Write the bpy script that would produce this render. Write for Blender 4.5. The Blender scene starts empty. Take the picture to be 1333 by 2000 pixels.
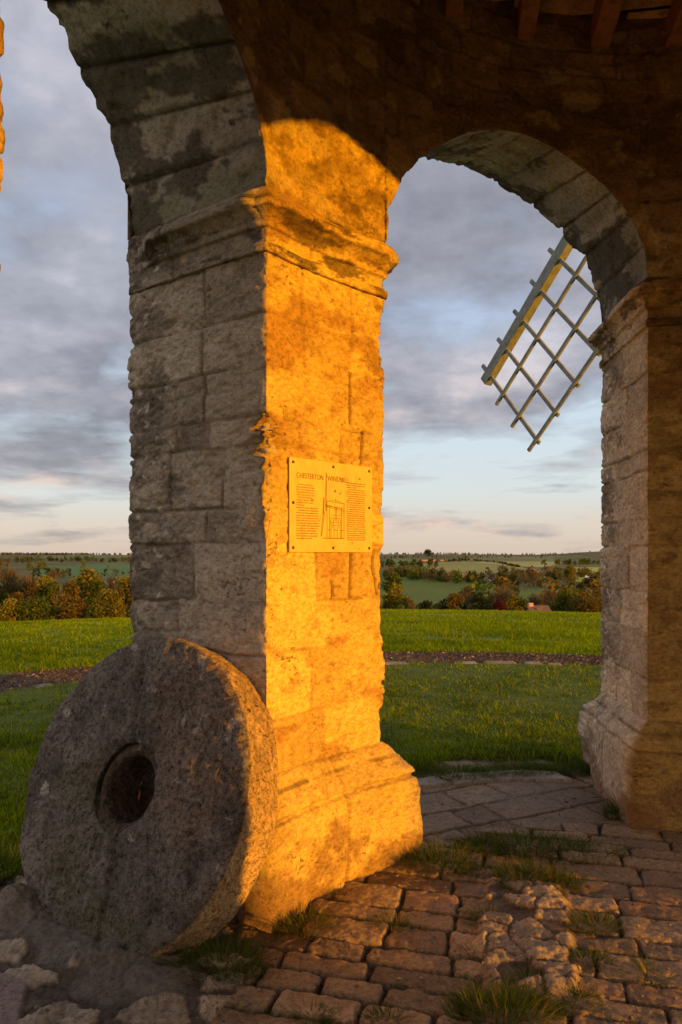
import bpy, math, random
import numpy as np
from mathutils import Vector

R_ = math.radians
SC = bpy.context.scene
COL = SC.collection
random.seed(7)
RNG = np.random.default_rng(11)

# ------------------------------------------------------------------ camera, sky, sun, exposure
FPX, PX0, PY0, EYE = 1363.0, 666.5, 1082.0, 1.64      # focal length and principal point in photo pixels, eye height
cam_d = bpy.data.cameras.new('camera')
cam = bpy.data.objects.new('camera', cam_d)
COL.objects.link(cam)
cam.location = (0, 0, EYE)
cam.rotation_euler = (R_(90), 0, 0)
cam_d.sensor_fit = 'VERTICAL'
cam_d.sensor_height = 36.0
cam_d.lens = FPX / 2000.0 * 36.0
cam_d.shift_y = (PY0 - 1000.0) / 2000.0
cam_d.clip_start = 0.05
cam_d.clip_end = 20000
SC.camera = cam

SUN_AZ, SUN_EL = 120.0, 4.4
sd = Vector((math.sin(R_(SUN_AZ)) * math.cos(R_(SUN_EL)), math.cos(R_(SUN_AZ)) * math.cos(R_(SUN_EL)), math.sin(R_(SUN_EL))))
ld = bpy.data.lights.new('sun', 'SUN')
ld.energy = 4.5
ld.angle = R_(0.5)
ld.color = (1.0, 0.385, 0.002)
lo = bpy.data.objects.new('sun', ld)
COL.objects.link(lo)
lo.rotation_euler = sd.to_track_quat('Z', 'Y').to_euler()

SC.view_settings.view_transform = 'Standard'
SC.view_settings.look = 'None'
SC.view_settings.gamma = 1.0
SC.view_settings.exposure = 0.75
SC.cycles.use_denoising = True
SC.cycles.max_bounces = 8
SC.cycles.diffuse_bounces = 5

world = bpy.data.worlds.new('World')
SC.world = world
world.use_nodes = True
NT = world.node_tree
NT.nodes.clear()


def node(nt, kind, **kw):
    n = nt.nodes.new(kind)
    for k, v in kw.items():
        if k.startswith('i_'):
            n.inputs[k[2:].replace('_', ' ')].default_value = v
        else:
            setattr(n, k, v)
    return n


def link(nt, a, b):
    nt.links.new(a, b)


def maths(nt, op, a, b=None, c=None, clamp=False):
    n = nt.nodes.new('ShaderNodeMath')
    n.operation = op
    n.use_clamp = clamp
    for i, v in enumerate((a, b, c)):
        if v is None:
            continue
        if isinstance(v, (int, float)):
            n.inputs[i].default_value = v
        else:
            nt.links.new(v, n.inputs[i])
    return n.outputs[0]


def ramp(nt, fac, stops, interp='LINEAR'):
    n = nt.nodes.new('ShaderNodeValToRGB')
    n.color_ramp.interpolation = interp
    e = n.color_ramp.elements
    while len(e) < len(stops):
        e.new(0.5)
    for k, (p, c) in enumerate(stops):
        e[k].position = p
        e[k].color = (*c, 1) if len(c) == 3 else c
    nt.links.new(fac, n.inputs[0])
    return n.outputs[0]


def mixc(nt, f, a, b, mode='MIX'):
    n = nt.nodes.new('ShaderNodeMix')
    n.data_type = 'RGBA'
    n.blend_type = mode
    for s, v in ((n.inputs[0], f), (n.inputs[6], a), (n.inputs[7], b)):
        if isinstance(v, (int, float)):
            s.default_value = v
        elif isinstance(v, tuple):
            s.default_value = (*v, 1)
        else:
            nt.links.new(v, s)
    return n.outputs[2]


def build_sky():
    nt = NT
    sky = node(nt, 'ShaderNodeTexSky', sky_type='NISHITA', sun_disc=False)
    sky.sun_elevation = R_(SUN_EL)
    sky.sun_rotation = R_(SUN_AZ)
    sky.air_density = 1.0
    sky.dust_density = 1.5
    bg = node(nt, 'ShaderNodeBackground')
    bg.inputs['Strength'].default_value = 0.10
    link(nt, sky.outputs[0], bg.inputs['Color'])
    tc = node(nt, 'ShaderNodeTexCoord')
    sep = node(nt, 'ShaderNodeSeparateXYZ')
    link(nt, tc.outputs['Generated'], sep.inputs[0])
    z = maths(nt, 'MAXIMUM', sep.outputs[2], 0.0)
    den = maths(nt, 'ADD', z, 0.24)
    cx = maths(nt, 'DIVIDE', sep.outputs[0], den)
    cy = maths(nt, 'DIVIDE', sep.outputs[1], den)
    cmb = node(nt, 'ShaderNodeCombineXYZ')
    link(nt, cx, cmb.inputs[0])
    link(nt, cy, cmb.inputs[1])
    cmb.inputs[2].default_value = SKY_SEED
    turn = node(nt, 'ShaderNodeMapping')
    turn.inputs['Rotation'].default_value = (0, 0, R_(11.0))
    link(nt, cmb.outputs[0], turn.inputs['Vector'])
    n1 = node(nt, 'ShaderNodeTexNoise', i_Scale=2.1, i_Detail=10.0, i_Roughness=0.55, i_Distortion=0.1)
    link(nt, turn.outputs[0], n1.inputs['Vector'])
    n2 = node(nt, 'ShaderNodeTexNoise', i_Scale=2.5, i_Detail=10.0, i_Roughness=0.57)
    link(nt, turn.outputs[0], n2.inputs['Vector'])
    # streaky layers close to the horizon
    v3 = node(nt, 'ShaderNodeCombineXYZ')
    az = maths(nt, 'ARCTAN2', sep.outputs[0], sep.outputs[1])
    link(nt, maths(nt, 'MULTIPLY', az, 4.2), v3.inputs[0])
    link(nt, maths(nt, 'MULTIPLY', z, 26.0), v3.inputs[1])
    n3 = node(nt, 'ShaderNodeTexNoise', i_Scale=1.0, i_Detail=6.0, i_Roughness=0.55)
    link(nt, v3.outputs[0], n3.inputs['Vector'])
    # cover: heavy overhead, thin towards the horizon
    # the cloud deck hangs lower towards the left of the view
    zz = maths(nt, 'ADD', z, maths(nt, 'MULTIPLY', maths(nt, 'MAXIMUM', maths(nt, 'MULTIPLY', az, -1.0), 0.0), 0.24))
    zz = maths(nt, 'MULTIPLY', zz, maths(nt, 'GREATER_THAN', z, 0.0005))
    cov = ramp(nt, zz, [(0.0, (0.40,) * 3), (0.022, (0.44,) * 3), (0.048, (0.545,) * 3), (0.075, (0.43,) * 3), (0.13, (0.43,) * 3), (0.22, (0.62,) * 3), (0.34, (0.655,) * 3), (0.7, (0.65,) * 3)])
    low = ramp(nt, z, [(0.06, (1,) * 3), (0.22, (0,) * 3)])
    nn = mixc(nt, low, n1.outputs[0], n3.outputs[0])
    s = maths(nt, 'ADD', nn, maths(nt, 'SUBTRACT', cov, 0.5))
    dens = ramp(nt, s, [(0.45, (0,) * 3), (0.62, (1,) * 3)])
    # cloud colour: bright thin edges, grey mauve cores, warm flush where the low sun catches a billow
    core = maths(nt, 'ADD', maths(nt, 'MULTIPLY', n2.outputs[0], 0.6), maths(nt, 'MULTIPLY', n1.outputs[0], 0.4))
    high = ramp(nt, core, [(0.36, (0.185, 0.185, 0.225)), (0.46, (0.31, 0.315, 0.375)), (0.54, (0.42, 0.425, 0.50)), (0.63, (0.62, 0.61, 0.68))])
    lowc = ramp(nt, core, [(0.36, (0.19, 0.195, 0.24)), (0.47, (0.29, 0.29, 0.34)), (0.54, (0.46, 0.41, 0.42)), (0.61, (0.76, 0.57, 0.47))])
    ccol = mixc(nt, ramp(nt, z, [(0.03, (0,) * 3), (0.30, (1,) * 3)]), lowc, high)
    # open sky seen between the clouds, on top of the sky texture's own light
    clear = ramp(nt, z, [(0.0, (0.66, 0.53, 0.43)), (0.035, (0.70, 0.61, 0.52)), (0.085, (0.66, 0.71, 0.71)), (0.17, (0.60, 0.71, 0.80)), (0.32, (0.44, 0.53, 0.70)), (0.8, (0.34, 0.43, 0.66))])
    bgc = node(nt, 'ShaderNodeBackground')
    # sky behind the viewer brightened and warmed, an added fill for the shade
    dv = node(nt, 'ShaderNodeVectorMath', operation='DOT_PRODUCT')
    link(nt, tc.outputs['Generated'], dv.inputs[0])
    dv.inputs[1].default_value = (math.sin(R_(165)), math.cos(R_(165)), 0.0)
    glow = ramp(nt, maths(nt, 'MULTIPLY_ADD', dv.outputs['Value'], 0.5, 0.5), [(0.18, (0, 0, 0)), (0.80, (1, 1, 1))])
    link(nt, mixc(nt, 1.0, mixc(nt, dens, clear, ccol), mixc(nt, glow, (1.0, 1.0, 1.0), (1.12, 0.84, 0.58)), 'MULTIPLY'), bgc.inputs['Color'])
    link(nt, maths(nt, 'MULTIPLY_ADD', glow, 1.45 * CLOUD_STRENGTH, CLOUD_STRENGTH), bgc.inputs['Strength'])
    add = node(nt, 'ShaderNodeMixShader')
    add.inputs[0].default_value = 0.90
    link(nt, bg.outputs[0], add.inputs[1])
    link(nt, bgc.outputs[0], add.inputs[2])
    out = node(nt, 'ShaderNodeOutputWorld')
    link(nt, add.outputs[0], out.inputs['Surface'])


SKY_SEED, CLOUD_STRENGTH = 8.2, 0.68
build_sky()


# ------------------------------------------------------------------ numeric helpers
def vnoise(p, seed=0):
    p = np.asarray(p, np.float64)
    i = np.floor(p).astype(np.int64)
    f = p - i
    f = f * f * (3 - 2 * f)
    out = np.zeros(len(p))
    for dx in (0, 1):
        wx = f[:, 0] if dx else 1 - f[:, 0]
        for dy in (0, 1):
            wy = f[:, 1] if dy else 1 - f[:, 1]
            for dz in (0, 1):
                wz = f[:, 2] if dz else 1 - f[:, 2]
                h = ((i[:, 0] + dx) * 374761393 + (i[:, 1] + dy) * 668265263 + (i[:, 2] + dz) * 2147483647 + seed * 1274126177) & 0xffffffff
                h = ((h ^ (h >> 13)) * 1274126177) & 0xffffffff
                h = (h ^ (h >> 16)) & 0xffffff
                out += wx * wy * wz * (h / float(0xffffff))
    return out * 2 - 1


def fbm(p, scale=1.0, octs=4, seed=0, gain=0.5):
    p = np.asarray(p) * scale
    a, s, t = 1.0, np.zeros(len(p)), 0.0
    for k in range(octs):
        s += a * vnoise(p + 17.3 * k, seed + k)
        t += a
        a *= gain
        p = p * 2.03
    return s / t


def sstep(a, b, x):
    t = np.clip((x - a) / (b - a), 0, 1)
    return t * t * (3 - 2 * t)


def lerp(a, b, t):
    a = np.asarray(a, float)
    b = np.asarray(b, float)
    if np.ndim(t) == 1 and (a.ndim == 1 or a.ndim == 2):
        t = t[:, None]
    return a + (b - a) * t


def hsh(*k):
    r = 0
    for v in k:
        r = (r * 1000003 + int(v) * 7919 + 12345) & 0xffffffff
        r = ((r ^ (r >> 15)) * 2246822519) & 0xffffffff
        r = ((r ^ (r >> 13)) * 3266489917) & 0xffffffff
    return ((r ^ (r >> 16)) & 0xffffff) / float(0xffffff)


def raw_mesh(name, v, f, col=None, smooth=True):
    v = np.asarray(v, np.float32)
    f = np.asarray(f, np.int32)
    me = bpy.data.meshes.new(name)
    n = f.shape[1]
    me.vertices.add(len(v))
    me.vertices.foreach_set('co', v.ravel())
    me.loops.add(f.size)
    me.loops.foreach_set('vertex_index', f.ravel())
    me.polygons.add(len(f))
    me.polygons.foreach_set('loop_start', np.arange(0, f.size, n, dtype=np.int32))
    me.polygons.foreach_set('loop_total', np.full(len(f), n, np.int32))
    me.polygons.foreach_set('use_smooth', np.full(len(f), smooth, bool))
    me.update(calc_edges=True)
    if col is not None:
        a = me.attributes.new('Col', 'FLOAT_COLOR', 'POINT')
        c = np.ones((len(v), 4), np.float32)
        c[:, :3] = col
        a.data.foreach_set('color', c.ravel())
    return me


def add_obj(name, me, mat=None, parent=None):
    o = bpy.data.objects.new(name, me)
    COL.objects.link(o)
    if mat is not None and me is not None:
        me.materials.append(mat)
    if parent is not None:
        o.parent = parent
    return o


def tag(o, label=None, cat=None, group=None, kind=None):
    if label:
        o['label'] = label
    if cat:
        o['category'] = cat
    if group:
        o['group'] = group
    if kind:
        o['kind'] = kind
    return o


def empty(name, loc=(0, 0, 0)):
    o = bpy.data.objects.new(name, None)
    COL.objects.link(o)
    o.location = loc
    return o


def weld(parts):
    """parts: list of (verts (nu,nv,3), dict of attribute arrays (nu,nv), closed_u) -> welded verts, quads, attrs, vertex normals"""
    V, F, A, base = [], [], {}, 0
    for g, at, closed in parts:
        nu, nv = g.shape[:2]
        V.append(g.reshape(-1, 3))
        for k in at:
            A.setdefault(k, []).append(np.asarray(at[k], float).reshape(-1))
        i, j = np.meshgrid(np.arange(nu if closed else nu - 1), np.arange(nv - 1), indexing='ij')
        i2 = (i + 1) % nu
        q = np.stack([i * nv + j, i2 * nv + j, i2 * nv + j + 1, i * nv + j + 1], -1).reshape(-1, 4) + base
        F.append(q)
        base += nu * nv
    V = np.concatenate(V)
    F = np.concatenate(F)
    A = {k: np.concatenate(a) for k, a in A.items()}
    key = np.round(V * 4000).astype(np.int64)
    _, idx, inv = np.unique(key, axis=0, return_index=True, return_inverse=True)
    inv = inv.reshape(-1)
    F = inv[F]
    V = V[idx]
    A = {k: a[idx] for k, a in A.items()}
    ok = (F[:, 0] != F[:, 1]) & (F[:, 1] != F[:, 2]) & (F[:, 2] != F[:, 3]) & (F[:, 3] != F[:, 0])
    F = F[ok]
    return V, F, A, vnormals(V, F)


def vnormals(V, F):
    fn = np.cross(V[F[:, 2]] - V[F[:, 0]], V[F[:, 3 if F.shape[1] > 3 else 1]] - V[F[:, 1 if F.shape[1] > 3 else 0]])
    if F.shape[1] == 3:
        fn = np.cross(V[F[:, 1]] - V[F[:, 0]], V[F[:, 2]] - V[F[:, 0]])
    N = np.zeros_like(V)
    fn = fn / np.maximum(np.linalg.norm(fn, axis=1, keepdims=True), 1e-12)
    for k in range(F.shape[1]):
        np.add.at(N, F[:, k], fn)
    return N / np.maximum(np.linalg.norm(N, axis=1, keepdims=True), 1e-9)


# ------------------------------------------------------------------ materials
def mat_attr(name, rough=0.9, bump=0.35, scales=(55, 190), dist=0.006, vary=0.25, spec=0.2, pits=0.0, bed=(1, 1, 1)):
    """vertex colours mottled by fine noise, with fine bump"""
    m = bpy.data.materials.new(name)
    m.use_nodes = True
    nt = m.node_tree
    b = nt.nodes['Principled BSDF']
    b.inputs['Roughness'].default_value = rough
    b.inputs['Specular IOR Level'].default_value = spec
    at = node(nt, 'ShaderNodeAttribute', attribute_name='Col')
    tc = node(nt, 'ShaderNodeTexCoord')
    na = node(nt, 'ShaderNodeTexNoise', i_Scale=float(scales[0]), i_Detail=6.0, i_Roughness=0.65)
    nb = node(nt, 'ShaderNodeTexNoise', i_Scale=float(scales[1]), i_Detail=4.0, i_Roughness=0.6)
    mp = node(nt, 'ShaderNodeMapping')
    mp.inputs['Scale'].default_value = bed
    link(nt, tc.outputs['Object'], mp.inputs['Vector'])
    link(nt, mp.outputs[0], na.inputs['Vector'])
    link(nt, tc.outputs['Object'], nb.inputs['Vector'])
    s = maths(nt, 'ADD', maths(nt, 'MULTIPLY', na.outputs[0], 0.6), maths(nt, 'MULTIPLY', nb.outputs[0], 0.4))
    g = ramp(nt, s, [(0.34, (1 - 2.2 * vary,) * 3), (0.5, (1.0,) * 3), (0.64, (1 + 1.3 * vary,) * 3)])
    colr = mixc(nt, 1.0, at.outputs['Color'], g, 'MULTIPLY')
    if pits:
        nc = node(nt, 'ShaderNodeTexNoise', i_Scale=38.0, i_Detail=9.0, i_Roughness=0.78)
        link(nt, mp.outputs[0], nc.inputs['Vector'])
        ne = node(nt, 'ShaderNodeTexNoise', i_Scale=3.2, i_Detail=4.0)
        link(nt, tc.outputs['Object'], ne.inputs['Vector'])
        pz = maths(nt, 'ADD', nc.outputs[0], maths(nt, 'MULTIPLY', ne.outputs[0], 0.30))
        pm = ramp(nt, pz, [(0.770, (0,) * 3), (0.83, (1,) * 3)])
        colr = mixc(nt, maths(nt, 'MULTIPLY', pm, 0.40 * pits), colr, (0.12, 0.085, 0.05))
        s = maths(nt, 'SUBTRACT', maths(nt, 'ADD', s, maths(nt, 'MULTIPLY', nc.outputs[0], 0.5)), maths(nt, 'MULTIPLY', pm, 0.9 * pits))
    link(nt, colr, b.inputs['Base Color'])
    if bump:
        bp = node(nt, 'ShaderNodeBump')
        bp.inputs['Strength'].default_value = bump
        bp.inputs['Distance'].default_value = dist
        link(nt, s, bp.inputs['Height'])
        link(nt, bp.outputs[0], b.inputs['Normal'])
    return m


def mat_plain(name, c, rough=0.7, var=0.15, scale=20.0, bump=0.2, dist=0.003, stretch=None, spec=0.3):
    m = bpy.data.materials.new(name)
    m.use_nodes = True
    nt = m.node_tree
    b = nt.nodes['Principled BSDF']
    b.inputs['Roughness'].default_value = rough
    b.inputs['Specular IOR Level'].default_value = spec
    tc = node(nt, 'ShaderNodeTexCoord')
    src = tc.outputs['Object']
    if stretch:
        mp = node(nt, 'ShaderNodeMapping')
        mp.inputs['Scale'].default_value = stretch
        link(nt, src, mp.inputs['Vector'])
        src = mp.outputs[0]
    na = node(nt, 'ShaderNodeTexNoise', i_Scale=scale, i_Detail=6.0, i_Roughness=0.62)
    link(nt, src, na.inputs['Vector'])
    lo_, hi_ = tuple(x * (1 - 1.6 * var) for x in c), tuple(min(1, x * (1 + var)) for x in c)
    link(nt, ramp(nt, na.outputs[0], [(0.32, lo_), (0.5, c), (0.68, hi_)]), b.inputs['Base Color'])
    if bump:
        bp = node(nt, 'ShaderNodeBump')
        bp.inputs['Strength'].default_value = bump
        bp.inputs['Distance'].default_value = dist
        link(nt, na.outputs[0], bp.inputs['Height'])
        link(nt, bp.outputs[0], b.inputs['Normal'])
    return m


def mat_leaf(name, trans=0.35):
    m = bpy.data.materials.new(name)
    m.use_nodes = True
    nt = m.node_tree
    nt.nodes.remove(nt.nodes['Principled BSDF'])
    at = node(nt, 'ShaderNodeAttribute', attribute_name='Col')
    d = node(nt, 'ShaderNodeBsdfDiffuse')
    t = node(nt, 'ShaderNodeBsdfTranslucent')
    link(nt, at.outputs['Color'], d.inputs['Color'])
    link(nt, at.outputs['Color'], t.inputs['Color'])
    mx = node(nt, 'ShaderNodeMixShader')
    mx.inputs[0].default_value = trans
    link(nt, d.outputs[0], mx.inputs[1])
    link(nt, t.outputs[0], mx.inputs[2])
    link(nt, mx.outputs[0], nt.nodes['Material Output'].inputs['Surface'])
    return m


M_STONE = mat_attr('limestone', 0.92, 1.0, (32, 130), 0.012, 0.25, pits=1.0, bed=(1, 1, 1.7))
M_WOODEN = mat_attr('old_boards', 0.85, 0.5, (12, 90), 0.006, 0.3)
M_PAVE = mat_attr('paving_stone', 0.62, 1.0, (48, 170), 0.009, 0.30, spec=0.4, pits=0.8)
M_MILL = mat_attr('gritstone', 0.93, 1.0, (46, 120), 0.020, 0.46)
M_GROUND = mat_attr('ground', 0.95, 0.4, (6, 40), 0.02, 0.22)
M_LEAF = mat_leaf('leaves')
M_GRASS = mat_leaf('grass_blades', 0.42)
M_SAIL = mat_plain('painted_sail_timber', (0.20, 0.232, 0.212), 0.6, 0.22, 9.0, 0.25, 0.004, (1, 1, 1))
M_LEAD = mat_plain('skylit_leading_board', (0.38, 0.42, 0.39), 0.6, 0.18, 9.0, 0.2, 0.004)  # sail paint lightened, skylight on the angled board put into its colour
M_BEAM = mat_plain('oak_joist', (0.30, 0.155, 0.070), 0.75, 0.25, 14.0, 0.5, 0.006, (1.0, 1.0, 4.0))
M_BARK = mat_plain('bark', (0.10, 0.075, 0.055), 0.95, 0.3, 3.0, 0)
M_SCREW = mat_plain('dark_screw', (0.02, 0.017, 0.015), 0.5, 0.1, 50.0, 0)
M_INK = mat_plain('engraved_ink', (0.18, 0.115, 0.036), 0.8, 0.25, 60.0, 0)
M_INKF = mat_plain('faded_ink', (0.36, 0.25, 0.085), 0.8, 0.3, 90.0, 0)
M_PLATE = mat_plain('weathered_plate', (0.575, 0.43, 0.12), 0.45, 0.10, 22.0, 0.08, 0.002, (1, 1, .6))

# ------------------------------------------------------------------ the mill's plan
CX, CY, RI, RO = 1.709, 1.835, 2.486, 3.47           # axis, inner and outer radius
PIER_AZ = [-45.93 + 60 * k for k in range(6)]         # bearings of the six piers
HA = 9.8                                              # half angle of a pier
ZP, ZF, ZS, ZT = 0.585, 3.055, 3.345, 5.3             # plinth top, impost foot, springing, top of the built inner wall


def pol(r, az, z=0.0):
    az = np.radians(az)
    r, az, z = np.broadcast_arrays(np.asarray(r, float), az, np.asarray(z, float))
    return np.stack([CX + r * np.sin(az), CY + r * np.cos(az), z], -1)


def pier_plan(pa, ds, ds_back):
    n1 = max(4, int(2 * R_(HA) * RI / ds[0]))
    n2 = max(4, int((RO - RI) / ds[1]))
    n3 = max(4, int(2 * R_(HA) * RO / ds_back))
    n4 = max(4, int((RO - RI) / ds[2]))
    segs = []
    t = np.linspace(0, 1, n1, endpoint=False)
    az = pa - HA + 2 * HA * t
    segs.append((pol(RI, az)[:, :2], np.stack([-np.sin(np.radians(az)), -np.cos(np.radians(az))], -1), t, 2 * R_(HA) * RI))
    t = np.linspace(0, 1, n2, endpoint=False)
    a = R_(pa + HA)
    segs.append((pol(RI + (RO - RI) * t, pa + HA)[:, :2], np.tile([math.cos(a), -math.sin(a)], (n2, 1)), t, RO - RI))
    t = np.linspace(0, 1, n3, endpoint=False)
    az = pa + HA - 2 * HA * t
    segs.append((pol(RO, az)[:, :2], np.stack([np.sin(np.radians(az)), np.cos(np.radians(az))], -1), t, 2 * R_(HA) * RO))
    t = np.linspace(0, 1, n4, endpoint=False)
    a = R_(pa - HA)
    segs.append((pol(RO - (RO - RI) * t, pa - HA)[:, :2], np.tile([-math.cos(a), math.sin(a)], (n4, 1)), t, RO - RI))
    P = np.concatenate([s[0] for s in segs])
    N = np.concatenate([s[1] for s in segs])
    face = np.concatenate([np.full(len(s[2]), k) for k, s in enumerate(segs)])
    u = np.concatenate([s[2] * s[3] for s in segs])
    L = np.concatenate([np.full(len(s[2]), s[3]) for s in segs])
    st = np.cumsum([0] + [len(s[2]) for s in segs])[:-1]
    M = N.copy()
    for k in range(4):                                  # mitre at the corners
        i = st[k]
        na, nb = N[i - 1], N[i]
        M[i] = (na + nb) / (1 + na @ nb)
    return P, M, face, u, L


COURSES = [0.585, 0.86, 1.16, 1.40, 1.69, 1.86, 2.16, 2.29, 2.53, 2.77, 3.06]


def block_fields(face, u, L, z, seed, courses, nb=(2, 3.6)):
    """distance to the nearest joint, block id and a random value per block, for courses of unequal blocks on each face"""
    n = len(z)
    dist = np.full(n, 9.0)
    rnd = np.zeros(n)
    rnd2 = np.zeros(n)
    wob = 0.010 * vnoise(np.stack([u * 5, z * 5, face * 7.0 + seed], -1))
    zz = z + wob
    uu = u + 0.010 * vnoise(np.stack([z * 6, u * 4, face * 3.0 + seed + 50], -1))
    ck = np.clip(np.searchsorted(courses, zz) - 1, 0, len(courses) - 2)
    cr = np.asarray(courses)
    dist = np.minimum(np.where(ck > 0, zz - cr[ck], 9), np.where(ck < len(cr) - 2, cr[ck + 1] - zz, 9))
    for f in range(4):
        for k in range(len(courses) - 1):
            m = (face == f) & (ck == k)
            if not m.any():
                continue
            LL = L[m][0]
            cnt = nb[0] + int(hsh(seed, f, k, 1) * (nb[1] - nb[0]))
            js = []
            for q in range(1, cnt):
                js.append(LL * (q / cnt + (hsh(seed, f, k, q + 5) - 0.5) * 0.45 / cnt))
            b = np.searchsorted(js, uu[m])
            for j in js:
                # a vertical joint runs through some courses only
                dist[m] = np.minimum(dist[m], np.abs(uu[m] - j))
            rnd[m] = [hsh(seed, f, k, 40 + v) for v in b]
            rnd2[m] = [hsh(seed, f, k, 80 + v) for v in b]
    return dist, rnd, rnd2


def stone_colour(p, rnd, inner, outer_w, seed, damp=0.0):
    """weathered limestone: warm cream inside, grey with lichen outside"""
    n1 = fbm(p, 2.2, 5, seed + 1)
    n2 = fbm(p, 9.0, 5, seed + 2, 0.6)
    n3 = fbm(p, 30.0, 4, seed + 3, 0.65)
    cream = lerp((0.44, 0.305, 0.095), (0.68, 0.52, 0.165), np.clip(0.55 + 0.95 * (rnd - .5) + 0.45 * n1 + 0.30 * n2, 0, 1))
    cream = lerp(cream, (0.33, 0.185, 0.060), 0.75 * sstep(0.08, 0.34, 0.30 * sstep(2.0, 2.75, p[:, 2]) - 0.07 + 0.10 * fbm(p, 16.0, 4, seed + 15, .6) + fbm(p * np.array([1, 1, 1.6]), 3.1, 6, seed + 4, 0.62)))
    crust = sstep(0.05, 0.11, fbm(p * np.array([1, 1, .8]), 5.5, 6, seed + 17, .68) - 0.14 + 0.22 * sstep(2.1, 2.9, p[:, 2]))
    cream = cream * (1 - 0.15 * crust)[:, None]
    spall = sstep(0.20, 0.25, fbm(p, 15.0, 5, seed + 18, .62))
    cream = lerp(cream, (0.24, 0.145, 0.045), 0.35 * spall)
    grey = lerp((0.235, 0.21, 0.17), (0.48, 0.435, 0.355), np.clip(0.45 + 0.8 * (rnd - .5) + 0.5 * n1 + 0.45 * n2 + .25 * n3, 0, 1))
    c = lerp(grey, cream, inner)
    dark = sstep(0.02, 0.30, fbm(p, 6.0, 6, seed + 6, 0.66) + 0.42 * outer_w - 0.27)
    c = lerp(c, (0.085, 0.076, 0.062), 0.58 * dark * (1 - 0.6 * inner))
    spk = sstep(0.30, 0.46, fbm(p, 24.0, 3, seed + 7)) * np.clip(outer_w + 0.15, 0, 1) * (1 - inner)
    c = lerp(c, (0.52, 0.50, 0.45), 0.8 * spk)
    och = sstep(0.36, 0.5, fbm(p, 14.0, 4, seed + 9)) * (1 - inner)
    c = lerp(c, (0.30, 0.20, 0.08), 0.5 * och)
    return np.clip(c * (1 + 0.16 * n3)[:, None], 0.012, 0.75)


MILL = empty('windmill', (0, 0, 0))
tag(MILL, 'round stone windmill tower standing on arched piers, one lattice sail hanging outside', 'windmill')


def crack(p, pts, w, az_face):
    """depth of a crack traced as a polyline of (u, z)"""
    d = np.full(len(p), 9.0)
    for (a, b) in zip(pts[:-1], pts[1:]):
        a, b = np.array(a), np.array(b)
        ab = b - a
        t = np.clip(((p - a) @ ab) / (ab @ ab), 0, 1)
        d = np.minimum(d, np.linalg.norm(p - a - t[:, None] * ab, axis=1))
    return np.exp(-(d / w) ** 2)


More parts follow.
